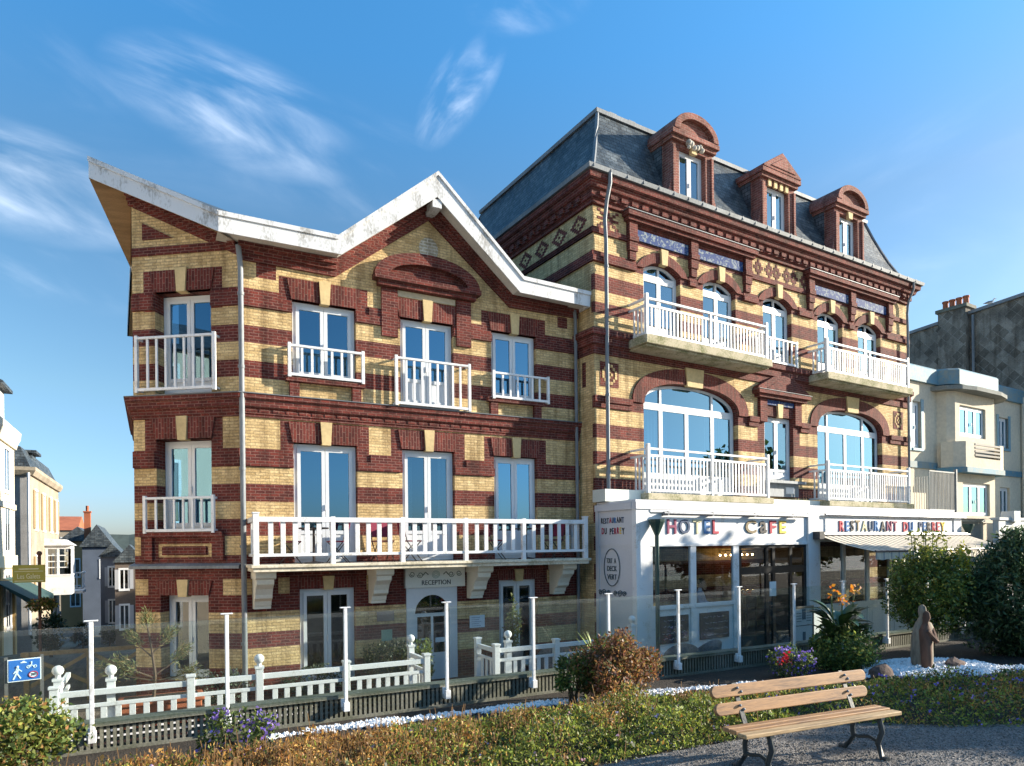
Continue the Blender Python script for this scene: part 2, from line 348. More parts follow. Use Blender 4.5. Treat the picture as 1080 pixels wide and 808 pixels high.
def add_text(mb, t, x0, x1, z0, z1, y, depth=.02, mi=0, bold=0, tilt=0):
    v, f, w, h = text_geo(t, bold)
    mb.add([(x0+p[0]/w*(x1-x0)+tilt*p[1]/h, y-depth*(p[2]+.5), z0+p[1]/h*(z1-z0)) for p in v], f, mi)

# ------------------------------------------------------------------ frames of the two hotels
FA = Matrix.Translation((1.6365, 15, 0))
RZB = R(3.6)
FB = Matrix.Translation((10.047, 14.3, 0)) @ Matrix.Rotation(RZB, 4, 'Z')
CHA = R(-36)
CHM = Matrix.Translation((-1.958, 1.4225, 0)) @ Matrix.Rotation(CHA, 4, 'Z')   # chamfer, local to hotel A; s runs 0..2.42

def wall(mb, x0, x1, z0, z1, holes, zones, default, rev=.22, y=0):
    """brick face split by the edges of holes and colour zones; zones: (x0,x1,z0,z1,mat), later wins"""
    xs = {x0, x1}; zs = {z0, z1}
    for a, b, c, d in holes: xs |= {a, b}; zs |= {c, d}
    for a, b, c, d, m in zones: xs |= {a, b}; zs |= {c, d}
    xs = sorted(x for x in xs if x0 <= x <= x1); zs = sorted(z for z in zs if z0 <= z <= z1)
    def mi(x, z):
        r = default
        for a, b, c, d, m in zones:
            if a <= x <= b and c <= z <= d: r = m
        return r
    for j in range(len(zs)-1):
        zc = (zs[j]+zs[j+1])/2; run = None
        for i in range(len(xs)):
            cur = None
            if i < len(xs)-1:
                xc = (xs[i]+xs[i+1])/2
                if not any(a < xc < b and c < zc < d for a, b, c, d in holes): cur = mi(xc, zc)
            if run and run[1] != cur:
                mb.face([(run[0],y,zs[j]),(xs[i],y,zs[j]),(xs[i],y,zs[j+1]),(run[0],y,zs[j+1])], run[1]); run = None
            if cur is not None and run is None: run = (xs[i], cur)
    for a, b, c, d in holes:
        for x in (a, b):
            zz = [c]+[z for z in zs if c < z < d]+[d]
            for k in range(len(zz)-1):
                m = mi(x+(-.02 if x == a else .02), (zz[k]+zz[k+1])/2)
                mb.face([(x,y,zz[k]),(x,y+rev,zz[k]),(x,y+rev,zz[k+1]),(x,y,zz[k+1])], m)
        mb.face([(a,y,d),(b,y,d),(b,y+rev,d),(a,y+rev,d)], mi((a+b)/2+.3, d+.05))
        mb.face([(a,y,c),(b,y,c),(b,y+rev,c),(a,y+rev,c)], 2)

def window(parent, x0, x1, z0, z1, y, M, T=None, leaves=2, panel=0.0, curtain=True, fr=.075, glass=None, transom=None, handle=True):
    """casement window: frame part; panes, curtains and handle as sub-parts"""
    f = MB(M); f.T = T; g = MB(M); g.T = T; c = MB(M); c.T = T
    d = .07
    f.box(x0, x0+fr, y, y+d, z0, z1); f.box(x1-fr, x1, y, y+d, z0, z1); f.box(x0+fr, x1-fr, y, y+d, z1-fr, z1); f.box(x0+fr, x1-fr, y, y+d, z0, z0+fr)
    xa, xb, za, zb = x0+fr, x1-fr, z0+fr, z1-fr
    if transom:
        f.box(xa, xb, y+.002, y+d-.002, transom-.04, transom+.04); g.box(xa+.03, xb-.03, y+.035, y+.043, transom+.04, zb)
        zb = transom-.04
    w = (xb-xa)/leaves; st = .075
    for i in range(leaves):
        a, b = xa+i*w+.004, xa+(i+1)*w-.004; yy = y-.018
        f.box(a, a+st, yy, yy+.06, za, zb); f.box(b-st, b, yy, yy+.06, za, zb); f.box(a+st, b-st, yy, yy+.06, zb-st, zb)
        bot = za+max(panel, st*1.1)
        f.box(a+st, b-st, yy, yy+.06, za, bot if not panel else za+.12)
        if panel:
            f.box(a+st, b-st, yy+.02, yy+.045, za+.12, bot-.08); f.box(a+st, b-st, yy, yy+.06, bot-.08, bot)
        g.box(a+st, b-st, yy+.028, yy+.036, bot, zb-st)
        if curtain:
            inner = i == 0
            ca, cb = (a, a+w*.42) if i % 2 == 0 else (b-w*.42, b)
            n = 6
            pts = [(ca+(cb-ca)*k/n, y+.16+.03*(k % 2)) for k in range(n+1)]
            for k in range(n): c.face([(*pts[k], z0+.05), (*pts[k+1], z0+.05), (*pts[k+1], zb), (*pts[k], zb)])
    fo = f.build('window', PVC, parent)
    g.build('pane', glass or rg_glass.choice(GLV), fo)
    if curtain and c.f: c.build('curtain', CURT, fo)
    if handle:
        h = MB(M); h.T = T; zc = (za+zb)/2-.1; xm = (x0+x1)/2
        h.box(xm-.012, xm+.012, y-.055, y-.018, zc-.05, zc+.08); h.build('handle', WHITE, fo)
    return fo

def rail(mb, a, b, z0, top, mid=None, bot=.12, pitch=.25, bw=.09, bt=.035, tw=.09, th=.07, posts=None, pw=.09, ph=.06, cap=True, endpost=True, mi=0):
    """timber railing along a straight XY run"""
    a, b = Vector(a), Vector(b); L = (b-a).length; d = (b-a)/L
    def P(t, z): p = a+d*t; return (p.x, p.y, z)
    mb.bar(P(0, top-th/2), P(L, top-th/2), tw, th, mi); mb.bar(P(0, z0+bot+.03), P(L, z0+bot+.03), .055, .06, mi)
    hi = top-th
    if mid: mb.bar(P(0, mid), P(L, mid), .05, .06, mi); hi = mid-.03
    posts = posts or [0, L]
    for i in range(len(posts)-1):
        s0, s1 = posts[i]+pw/2, posts[i+1]-pw/2; n = max(1, round((s1-s0)/pitch))
        for k in range(1, n):
            t = s0+(s1-s0)*k/n; mb.bar(P(t, z0+bot+.06), P(t, hi), bt, bw, mi, up=(d.x, d.y, 0))
    return [P(t, z0) for t in posts]
def postbox(mb, p, w, z0, z1, ang=0, cap=True, mi=0):
    T0 = mb.T; mb.T = (T0 or Matrix()) @ Matrix.Translation((p[0], p[1], 0)) @ Matrix.Rotation(ang, 4, 'Z')
    mb.box(-w/2, w/2, -w/2, w/2, z0, z1, mi)
    if cap: mb.box(-w/2-.012, w/2+.012, -w/2-.012, w/2+.012, z1, z1+.03, mi)
    mb.T = T0

# ------------------------------------------------------------------ ground
ASPH = mat('asphalt', (.085,.08,.078), .95, var=.35, s1=.5, s2=60, bump=.3)
PAVE = brick('paving', (.21,.165,.13), (.16,.13,.105), (.09,.08,.07), bw=.3, rh=.3, ms=.008, dirt=.3, bump=.2)
TERR = brick('terrace_paving', (.20,.10,.075), (.15,.08,.06), (.11,.09,.08), bw=.22, rh=.11, ms=.006, dirt=.3, bump=.2)
SOIL = mat('soil', (.045,.035,.026), .95, var=.5, s2=40, bump=.9, bd=.05)
def gravelmat():
    m = bpy.data.materials.new('gravel'); m.use_nodes = True; nt = m.node_tree; N = nt.nodes; L = nt.links; b = N['Principled BSDF']; b.inputs['Roughness'].default_value = .9
    tc = N.new('ShaderNodeTexCoord'); vo = N.new('ShaderNodeTexVoronoi'); vo.inputs['Scale'].default_value = 62; L.new(tc.outputs['Object'], vo.inputs['Vector'])
    cr = N.new('ShaderNodeValToRGB'); cr.color_ramp.elements[0].color = (.05,.045,.042,1); cr.color_ramp.elements[1].color = (.235,.215,.20,1); cr.color_ramp.elements[1].position = .9
    sp = N.new('ShaderNodeSeparateColor'); L.new(vo.outputs['Color'], sp.inputs[0]); L.new(sp.outputs[0], cr.inputs[0])
    n = N.new('ShaderNodeTexNoise'); n.inputs['Scale'].default_value = 1.4; n.inputs['Detail'].default_value = 6; L.new(tc.outputs['Object'], n.inputs['Vector'])
    mr = N.new('ShaderNodeMapRange'); mr.inputs[1].default_value = .3; mr.inputs[2].default_value = .7; mr.inputs[3].default_value = .72; mr.inputs[4].default_value = 1.1; L.new(n.outputs[0], mr.inputs[0])
    mx = N.new('ShaderNodeVectorMath'); mx.operation = 'SCALE'; L.new(cr.outputs[0], mx.inputs[0]); L.new(mr.outputs[0], mx.inputs['Scale']); L.new(mx.outputs[0], b.inputs['Base Color'])
    bp = N.new('ShaderNodeBump'); bp.inputs['Strength'].default_value = .9; bp.inputs['Distance'].default_value = .02; bp.invert = True; L.new(vo.outputs['Distance'], bp.inputs['Height']); L.new(bp.outputs[0], b.inputs['Normal'])
    return m
GRAVEL = gravelmat()

def street_z(y):                       # the lane beside the hotel runs downhill inland
    if y < 24: return 0.0
    return -.113*(y-24) if y < 46 else max(-3.4, -2.486-.046*(y-46))
g = MB()
xs = [-900, -200, -60, -30, -12, -6, -4.7, -1, 0, 6, 14, 26, 45, 90, 250, 900]
ys = [-400, -100, -20, 9.2, 16, 24, 32, 36, 40, 45, 50, 56, 62, 66, 80, 120, 200, 900]
for j in range(len(ys)-1):
    for i in range(len(xs)-1):
        g.face([(xs[i],ys[j],street_z(ys[j])-.012),(xs[i+1],ys[j],street_z(ys[j])-.012),(xs[i+1],ys[j+1],street_z(ys[j+1])-.012),(xs[i],ys[j+1],street_z(ys[j+1])-.012)])
struct(g, 'ground', ASPH)
g = MB()
for a, b in ((9.3,16),(16,24),(24,32),(32,36),(36,40),(40,45),(45,50),(50,56),(56,62),(62,66),(66,80)):
    g.face([(-4.66,a,street_z(a)),(-.35 if a > 15 else -1.2,a,street_z(a)),(-.35 if b > 15.5 else -1.2,b,street_z(b)),(-4.66,b,street_z(b))])
struct(g, 'lane', PAVE)
g = MB()
for a, b in ((9.3,16),(16,24),(24,32),(32,36),(36,40),(40,45),(45,50),(50,56)):
    for x0, x1 in ((-4.68,-3.9),):
        za, zb = street_z(a)+.11, street_z(b)+.11
        g.face([(x0,a,za),(x1,a,za),(x1,b,zb),(x0,b,zb)]); g.face([(x1,a,za),(x1,a,za-.13),(x1,b,zb-.13),(x1,b,zb)])
struct(g, 'kerb', CONCG)
g = MB(); g.slab([(-.9,11.2),(9.6,11.2),(9.6,15.1),(1.7,15.1),(-.3,16.4),(-.9,14)], -.01, .045); struct(g, 'terrace', TERR)
g = MB(); g.slab([(9.7,9.7),(33,10.8),(33,15.0),(9.7,13.5)], -.01, .06); struct(g, 'pavement', PAVE)
# the raised promenade with its bed and gravel
g = MB()
def prom_z(x, y): return 1.05-.17*min(1, max(0, (y-5.2)/3.6))
px_ = [-60,-20,-6,-2,0,2,4,6,8,10,12,15,20,40,120]; py_ = [-160,-40,-6,0,3,4.2,5.2,6,7,8,8.6,9.06]
for j in range(len(py_)-1):
    for i in range(len(px_)-1):
        P = [(px_[i],py_[j]),(px_[i+1],py_[j]),(px_[i+1],py_[j+1]),(px_[i],py_[j+1])]
        g.face([(x,y,prom_z(x,y)) for x,y in P])
for i in range(len(px_)-1): g.face([(px_[i],9.06,-.1),(px_[i+1],9.06,-.1),(px_[i+1],9.06,.88),(px_[i],9.06,.88)])
struct(g, 'garden_bed', SOIL)
g = MB()
gedge = [(3.2,5.35),(4.4,5.4),(5.6,5.35),(6.8,5.3),(7.5,5.1),(8.1,4.6),(8.9,4.2),(10,3.7),(13,2.7),(20,2),(20,-30),(-20,-30),(-20,1),(-3,5.2),(-1,5.6),(1.2,5.4)]
g.face([(x,y,1.056) for x,y in gedge]); struct(g, 'gravel_path', GRAVEL)
g = MB(); g.face([(-90,-2.5,1.062),(-90,-70,1.062),(140,-70,1.062),(140,-2.5,1.062)]); struct(g, 'promenade', mat('bounce_promenade', (.66,.60,.50), .9, var=.12, s1=.3, s2=8))  # unseen pale ground behind the camera, added to bounce warm fill

def stones(name, pts, smin, smax, m, flat=.7):
    V = []; F = []
    base = np.array([(1,0,0),(-1,0,0),(0,1,0),(0,-1,0),(0,0,1),(0,0,-1)], float)
    tri = np.array([(0,2,4),(2,1,4),(1,3,4),(3,0,4),(2,0,5),(1,2,5),(3,1,5),(0,3,5)])
    n = len(pts); A = rng.uniform(smin, smax, (n,1,1))*rng.uniform(.6,1.2,(n,1,3))*np.array([1,1,flat])
    th = rng.uniform(0, 2*PI, n); c, s = np.cos(th), np.sin(th)
    P = base[None]*A*(1+rng.uniform(-.25,.25,(n,6,1)))
    til = rng.uniform(-.5,.5,(n,1)); P[:,:,2] += P[:,:,0]*til
    X = P[:,:,0]*c[:,None]-P[:,:,1]*s[:,None]; Y = P[:,:,0]*s[:,None]+P[:,:,1]*c[:,None]
    P = np.stack([X,Y,P[:,:,2]],-1)+np.array(pts)[:,None,:]
    me = bpy.data.meshes.new(name); me.from_pydata(P.reshape(-1,3).tolist(), [], (tri[None]+6*np.arange(n)[:,None,None]).reshape(-1,3).tolist())
    me.materials.append(m); o = bpy.data.objects.new(name, me); COL.objects.link(o); return o
pts = []
while len(pts) < 9000:
    x, y = rng.uniform(3.2, 9.5), rng.uniform(2.9, 5.5)
    lim = 5.42 if x < 6.8 else 5.3-(x-6.8)*.55
    if y > lim or y < .46*x-.1: continue
    pts.append((x, y, 1.058))
PEB = mat('gravel_stone', (.26,.24,.22), .9, col2=(.06,.055,.05), s1=30, s2=60, lo=.4, hi=.6, bump=0)
tag(stones('gravel', pts, .007, .016, PEB), 'loose grey gravel lying under and round the bench', 'gravel', kind='stuff')
WPEB = mat('white_pebble', (.68,.69,.70), .7, col2=(.30,.31,.32), s1=18, s2=40, lo=.35, hi=.5, bump=0)
def near(p, path, w):
    for (a, b) in zip(path, path[1:]):
        a2, b2 = np.array(a), np.array(b); t = np.clip(np.dot(p-a2, b2-a2)/np.dot(b2-a2, b2-a2), 0, 1)
        if np.linalg.norm(p-(a2+t*(b2-a2))) < w: return True
    return False
ppath = [(-1.2,8.75),(.4,8.55),(1.8,8.62),(3.6,8.45),(5.2,8.32),(6.2,8.1),(7.4,7.95),(9.4,7.35),(10.4,7.1),(11.2,7.0)]
ppath2 = [(11.2,6.7),(12.8,6.15),(14.5,5.3)]
pts = []
while len(pts) < 9500:
    p = np.array([rng.uniform(1.2, 14.6), rng.uniform(5, 9)])
    ring = ((p[0]-11.9)/1.25)**2+((p[1]-7.0)/.95)**2
    if ring < 1 or near(p, ppath, .12+.05*math.sin(p[0]*3.1)+.04*math.sin(p[0]*7.7)) or near(p, ppath2, .2):
        z = prom_z(*p)+.012+(.10*(1-ring) if ring < 1 else 0); pts.append((p[0], p[1], z+rng.uniform(0,.025)))
tag(stones('white_pebbles', pts, .025, .05, WPEB), 'white pebbles in a strip through the bed and round the sculpture', 'pebbles', kind='stuff')
g = MB(); g.face([(11.9+1.28*math.cos(t*PI/16), 7.0+.98*math.sin(t*PI/16), prom_z(11.9,7)+.004) for t in range(32)])
struct(g, 'pebble_bed', CONCG)

# ------------------------------------------------------------------ HOTEL A: striped brick hotel with the white verge boards
hA = thing('hotel', 'yellow and red striped brick hotel with white zigzag verge boards and a long balcony', 'hotel', (1.6365,15,0), 0)
Z2 = [(0,.7,1),(.7,1.1,0),(1.1,1.43,1),(1.43,1.86,0),(1.86,3.06,1),(3.06,3.45,0),(3.45,3.81,1),(3.81,4.17,0),(4.17,4.54,1),(4.54,4.89,0),(4.89,5.28,1),(5.28,5.99,0),(5.99,6.4,1),(6.4,6.76,0),(6.76,7.11,1),(7.11,7.48,0),(7.48,7.84,1),(7.84,8.22,0),(8.22,8.61,1),(8.61,9.5,0)]
def surround(a, b, head, low, ext=.27, hl=.46):
    return [(a-ext, b+ext, low, head+hl, 1)]
FRONT_W = [(1.06,2.44,6.85,8.52),(3.47,4.80,6.42,8.50),(5.82,7.10,6.85,8.52),(1.06,2.44,2.86,5.45),(3.49,4.80,2.86,5.45),(5.86,7.09,2.86,5.42),(1.16,2.37,.25,2.30),(3.54,4.83,.05,2.25),(5.96,7.06,.15,2.33)]
zones = [(-.1,8.45,a,b,m) for a,b,m in Z2]
for a,b,c,d in FRONT_W[:3]: zones += surround(a,b,d,8.22)
for a,b,c,d in FRONT_W[3:6]: zones += surround(a,b,d,4.89)
zones += [(x0,x1,2.22,2.56,0) for x0,x1 in ((.0,.27),(.72,.95),(2.62,3.0),(5.2,5.5),(7.35,7.75))]
zones += [(.34,.74,8.86,9.2,1),(7.75,8.05,8.86,9.15,1)]
w = MB(FA); wall(w, 0, 8.42, 0, 9.3, FRONT_W, zones, 0, rev=.2)
# gable wall above
gz = [(0,9.3),(1.9,9.3),(2.1,9.52),(4.19,11.2),(6.2,9.55),(6.4,9.3),(8.42,9.3),(8.42,9.42),(6.33,9.42),(4.19,11.25),(2,9.45),(0,9.45)]
w.face([(x,0,z) for x,z in [(0,9.3),(8.42,9.3),(8.42,9.5),(6.3,9.5),(4.19,11.3),(1.98,9.5),(0,9.5)]], 0)
# chamfered bay wall
chz = [(-.1,2.5,a,b,m) for a,b,m in Z2]+[(-.1,2.5,9.3,9.62,0)]
CW = [(.52,1.79,6.45,8.6),(.52,1.77,3.58,5.5),(.58,1.67,.45,2.22)]
for a,b,c,d in CW[:2]: chz += surround(a,b,d,d-.4, ext=.26)
chz += [(0,.3,2.22,2.56,0),(2.0,2.42,2.22,2.56,0),(.3,1.95,2.9,3.5,1),(.55,1.75,3.02,3.3,0),(.62,1.68,3.06,3.24,1)]
w2 = MB(FA @ CHM); wall(w2, 0, 2.42, 0, 9.62, CW, chz, 0, rev=.38)
w2.face([(0,0,9.62),(2.42,0,9.62),(0,0,10.75)], 0)
# lane side and back walls
w3 = MB(FA @ Matrix.Translation((-1.958,1.4225,0)) @ Matrix.Rotation(R(-90),4,'Z'))
LW = [(-5.2,-4.1,3.6,5.5),(-5.2,-4.1,6.5,8.5),(-7.2,-6.1,3.6,5.5),(-7.2,-6.1,6.5,8.5)]
wall(w3, -7.5, 0, 0, 9.7, LW, [(-9.1,.1,a,b,m) for a,b,m in Z2], 0)
w3.face([(0,0,9.7),(-3.4,0,9.7),(0,0,10.75)], 0)
w4 = MB(FA); wall(w4, -1.958, 8.42, 0, 9.7, [], [], 0, y=8.92)
def join(*mbs):
    r = mbs[0]
    for o in mbs[1:]:
        T = r.M.inverted() @ o.M; k = len(r.v); r.v += [tuple(T @ Vector(p)) for p in o.v]
        r.f += [tuple(k+i for i in f) for f in o.f]; r.m += o.m
    return r
wf = w.build('wall', [YB, RB, STONE], hA); w2.build('bay_wall', [YB, RB, STONE], hA); w3.build('lane_wall', [YB, RB, STONE], hA); w4.build('back_wall', [YB, RB, STONE], hA)
# dark sheets behind the glass stand in for the unlit rooms
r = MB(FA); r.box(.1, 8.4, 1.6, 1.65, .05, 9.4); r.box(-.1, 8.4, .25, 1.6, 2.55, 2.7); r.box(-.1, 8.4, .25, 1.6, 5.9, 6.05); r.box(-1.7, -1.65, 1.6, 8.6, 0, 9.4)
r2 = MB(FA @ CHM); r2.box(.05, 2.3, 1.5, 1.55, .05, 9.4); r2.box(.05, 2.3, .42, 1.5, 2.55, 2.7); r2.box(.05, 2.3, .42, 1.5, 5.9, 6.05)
join(r, r2).build('dark_backing', DARK, hA)
for i, (a,b,c,d) in enumerate(FRONT_W):
    if i == 7: continue
    window(hA, a+.01, b-.01, c+.01, d-.01, .12, FA, panel=.62 if (i in (1,3,4,5)) else 0, curtain=i in (4,), glass=GLS if i >= 6 else None)
for i, (a,b,c,d) in enumerate(CW): window(hA, a+.01, b-.01, c+.01, d-.01, .28, FA @ CHM, panel=.3 if i == 0 else 0, curtain=i == 1, glass=GLS if i == 2 else None)
for a,b,c,d in LW: window(hA, a+.01, b-.01, c+.01, d-.01, .12, w3.M)
# flat brick arches, keystones, sills, head bands
ln = MB(FA); ks = MB(FA); hb = MB(FA); sl = MB(FA)
def flat_arch(ln, ks, a, b, z, h=.44, proud=.035):
    m = (a+b)/2
    ln.prism([(a-.02,z),(m-.1,z),(m-.12,z+h),(a-.1,z+h)], -proud, .1); ln.prism([(m+.1,z),(b+.02,z),(b+.1,z+h),(m+.12,z+h)], -proud, .1)
    ks.prism([(m-.095,z-.03),(m+.095,z-.03),(m+.125,z+h+.03),(m-.125,z+h+.03)], -proud-.04, .1)
for i,(a,b,c,d) in enumerate(FRONT_W):
    if i != 7: flat_arch(ln, ks, a, b, d, .44 if i < 6 else .24, .03)
lnc = MB(FA @ CHM); ksc = MB(FA @ CHM)
for i,(a,b,c,d) in enumerate(CW): flat_arch(lnc, ksc, a, b, d, .44 if i < 2 else .3)
[build_each(q, 'brick_lintel', RS, hA, tol=.32) for q in (ln, lnc)]; [build_each(q, 'keystone', KEY, hA) for q in (ks, ksc)]
def bands(mb, x0, x1, z0, z1, holes, out=.045):   # a proud brick band interrupted by the openings
    cuts = sorted([(a,b) for a,b in holes]); x = x0
    for a,b in cuts+[(x1,x1)]:
        if a-x > .03: mb.box(x, a, -out, .05, z0, z1)
        x = b
H2 = [(a-.002,b+.002) for a,b,c,d in FRONT_W[:3]]; H1 = [(a-.002,b+.002) for a,b,c,d in FRONT_W[3:6]]
bands(hb, .002, 8.41, 8.235, 8.42, H2); bands(hb, .002, 8.41, 8.42, 8.6, [(a-.3,b+.3) for a,b in H2], .03)
bands(hb, .002, 8.41, 4.91, 5.1, H1); bands(hb, .002, 8.41, 5.1, 5.27, [(a-.3,b+.3) for a,b in H1], .03)
hbc = MB(FA @ CHM); bands(hbc, 0.002, 2.415, 8.235, 8.55, [(.5,1.8)]); bands(hbc, .002, 2.415, 4.91, 5.26, [(.5,1.8)])
[build_each(q, 'head_band', RB, hA) for q in (hb, hbc)]
# string course between the floors, sill blocks
pathA = [(-1.958,1.4225),(0,0)]; pA = [(-1.958,6),(-1.958,1.4225),(0,0),(8.41,0)]
sc = MB(FA); sc.sweep(pA, [(-.05,5.995),(.05,5.995),(.05,6.1),(.11,6.14),(.11,6.27),(.16,6.3),(.16,6.39),(-.05,6.405)])
sc.sweep(pA, [(-.05,6.0),(.03,6.0),(.03,5.93),(-.05,5.93)])
x = .1
while x < 8.3: sc.box(x, x+.2, -.062, -.02, 6.03, 6.1); x += .27
for a, b in ((.9,2.6),(5.66,7.26)):
    sc.box(a, b, -.14, .02, 6.74, 6.84); sc.box(a+.08, a+.28, -.11, .02, 6.42, 6.74); sc.box(b-.28, b-.08, -.11, .02, 6.42, 6.74)
sc.build('string_course', RB, hA)
lead = MB(FA); lead.sweep(pA, [(-.02,6.41),(.18,6.395),(.18,6.41),(-.02,6.44)]); lead.sweep([(-1.958,3),(-1.958,1.4225),(0,0)], [(-.02,2.78),(.12,2.78),(.12,2.84),(-.02,2.9)])
for a, b in ((1.06,2.44),(5.82,7.1)): lead.box(a-.03, b+.03, -.16, .12, 6.845, 6.875)
lead.box(3.4, 4.87, -.17, .12, 6.412, 6.44)
build_each(lead, 'lead_flashing', ZINC, hA)
# bay ornaments
bo = MB(FA @ CHM); bo.box(.2,2.05,-.12,.02,3.44,3.56); bo.box(.2,.45,-.08,.02,2.95,3.44); bo.box(1.8,2.05,-.08,.02,2.95,3.44); bo.box(.66,1.64,-.03,.02,3.07,3.25)
bo.prism([(.26,9.72),(.95,9.72),(.26,10.08)], -.03, .02); bo.box(0.01,2.41,-.03,.02,9.38,9.56)
build_each(bo, 'brick_ornament', RB, hA)
# hood over the middle window
hd = MB(FA)
hd.box(3.02,3.4,-.06,.02,8.0,9.1); hd.box(4.87,5.25,-.06,.02,8.0,9.1)
hd.box(2.92,5.35,-.16,.02,9.12,9.24); hd.box(2.82,5.45,-.24,.02,9.24,9.36)
arc = lambda r, k, cx, cz, h: [(cx+r*math.cos(PI*i/k), cz+h*math.sin(PI*i/k)) for i in range(k+1)]
o1 = arc(1.3,20,4.135,9.36,.62); o2 = arc(.98,20,4.135,9.36,.36)
hd.prism(o1+o2[::-1], -.2, .02); hd.prism(arc(.98,20,4.135,9.36,.36), -.05, .02)
hd.build('window_hood', RB, hA)
st = MB(FA); st.box(3.42,4.85,-.02,.03,8.97,9.1); st.build('stone_panel', STONE, hA)
lt = MB(FA); lt.prism([(4.19+.24*math.cos(t*PI/10), 10.2+.27*math.sin(t*PI/10)) for t in range(20)], -.012, .02); lt.build('brick_roundel', brick('pale_brick', (.62,.56,.42),(.5,.45,.32),(.8,.78,.7), ms=.014), hA)
# verge moulding (two brick steps under the boards)
vm = MB(FA)
def strip(mb, pts, h, y0, y1, dz=0):
    mb.prism([(x,z+dz) for x,z in pts]+[(x,z+dz-hh) for (x,z),hh in list(zip(pts,h))[::-1]], y0, y1)
VP = [(-.02,9.5),(1.98,9.5),(4.19,11.26),(6.33,9.5),(8.42,9.5)]
strip(vm, VP, [.10,.12,.17,.12,.10], -.2, .02); strip(vm, VP, [.10,.12,.17,.12,.10], -.12, .02, -.1); strip(vm, VP, [.14,.16,.2,.16,.14], -.06, .02, -.19)
vc = MB(FA @ CHM); CP = [(-.05,10.72),(2.42,9.5)]
strip(vc, CP, [.09,.09], -.16, .02); strip(vc, CP, [.09,.09], -.10, .02, -.08); strip(vc, CP, [.09,.09], -.05, .02, -.16)
vm.build('verge_moulding', RB, hA); vc.build('verge_moulding', RB, hA)
# white verge boards, roof and soffit
K = (-.43,-.6); T_ = (-2.71,1.23); Sx = (-2.02,3.05)
FB_ = [(-.43,9.42),(1.98,9.43),(4.19,11.17),(6.33,9.34),(8.37,9.31)]; FT_ = [(-.43,9.79),(1.92,9.79),(4.21,11.72),(6.42,9.71),(8.39,9.66)]
vb = MB(FA)
for i in range(4):
    a, b, c, d = FB_[i], FB_[i+1], FT_[i+1], FT_[i]
    vb.prism([a, b, c, d], -.6, -.56)
    up = .035; vb.prism([(d[0],d[1]-.06),(c[0],c[1]-.06),(c[0],c[1]+up),(d[0],d[1]+up)], -.63, -.598)
kb, kt, tb, tt = (K[0],K[1],9.42), (K[0],K[1],9.79), (T_[0],T_[1],10.8), (T_[0],T_[1],11.19)
def plank(mb, a, b, c, d, n, t):
    n = Vector(n).normalized()*t; P = [Vector(p) for p in (a,b,c,d)]; Q = [p+n for p in P]
    mb.add(P+Q, [(0,1,2,3),(7,6,5,4),(0,4,5,1),(1,5,6,2),(2,6,7,3),(3,7,4,0)])
plank(vb, kb, tb, tt, kt, (.588,.809,0), .04)
up = Vector((0,0,.04)); nn = Vector((-.588,-.809,0))*.03
plank(vb, Vector(kt)-up*1.5+nn*.1, Vector(tt)-up*1.5+nn*.1, Vector(tt)+up+nn*.1, Vector(kt)+up+nn*.1, (-.588,-.809,0), .03)
sb = Vector((Sx[0],Sx[1],9.75)); plank(vb, tb, sb, sb+Vector((0,0,.34)), tt, (1,.4,0), .04)
sb2 = Vector((-2.25,8.9,9.75)); plank(vb, sb, sb2, sb2+Vector((0,0,.34)), sb+Vector((0,0,.34)), (1,0,0), .04)
vb.box(8.35,8.385,-.56,.1,9.31,9.66)
vb.box(4.08,4.3,-.58,.05,10.93,11.12)
vb.build('verge_board', WEATH, hA)
sf = MB(FA)
for i in range(4):
    a, b = FB_[i], FB_[i+1]
    sf.add([(a[0],-.56,a[1]+.08),(b[0],-.56,b[1]+.08),(b[0],.05,b[1]+.08),(a[0],.05,a[1]+.08)], [(0,1,2,3)])
sf.build('soffit', mat('soffit_paint', (.62,.60,.55), .7, var=.3), hA)
sf = MB(FA); L_ = (-1.958,1.4225,10.78)
sf.face([kb, tb, L_, (0,0,9.5)]); sf.face([tb, sb, L_]); sf.face([sb, sb2, (-1.9,8.9,9.75), (-1.9,4.7,9.75), L_])
sf.build('timber_soffit', WOODS, hA)
rf = MB(FA)
M0 = (.6,3.8,11.8)
rf.face([kt, tt, M0]); rf.face([tt, (-2.02,3.05,10.1), (-2.25,8.9,10.1), (.6,8.9,11.8), M0])
e = [(x,-.6,z+.02) for x,z in FT_]
rf.face([kt, M0, (1.9,4.2,10.9), e[1]]); rf.face([e[1], (1.9,6,10.6), (4.21,6,11.74), e[2]]); rf.face([e[2], (4.21,6,11.74), (6.42,6,10.2), e[3]]); rf.face([e[3], (6.42,6,10.2), (8.42,6,10.1), e[4]])
rf.face([M0, (.6,8.9,11.8), (8.42,8.9,10.8), (8.42,6,10.1), (6.42,6,10.2), (4.21,6,11.74), (1.9,6,10.6), (1.9,4.2,10.9)])
rf.build('roof', SLATE, hA)
# gutter pipes
dp = MB(FA); dp.tube([(-.02,-.12,9.42),(.0,-.13,9.2),(.02,-.12,9.0),(.03,-.12,0)], .055, 10)
for z in (1.2,3.2,4.8,6.9,8.4): dp.tube([(.02,-.12,z),(.02,-.12,z+.06)], .068, 10)
dp.build('downpipe', ZINC, hA, smooth=True)
dp = MB(FA); dp.tube([(8.22,-.1,9.35),(8.24,-.1,9.1),(8.25,-.1,3.0),(8.25,-.1,0)], .045, 8)
for z in (1.2,3.2,4.8,6.9,8.4): dp.tube([(8.25,-.1,z),(8.25,-.1,z+.05)], .056, 8)
dp.build('downpipe', ZINC, hA, smooth=True)
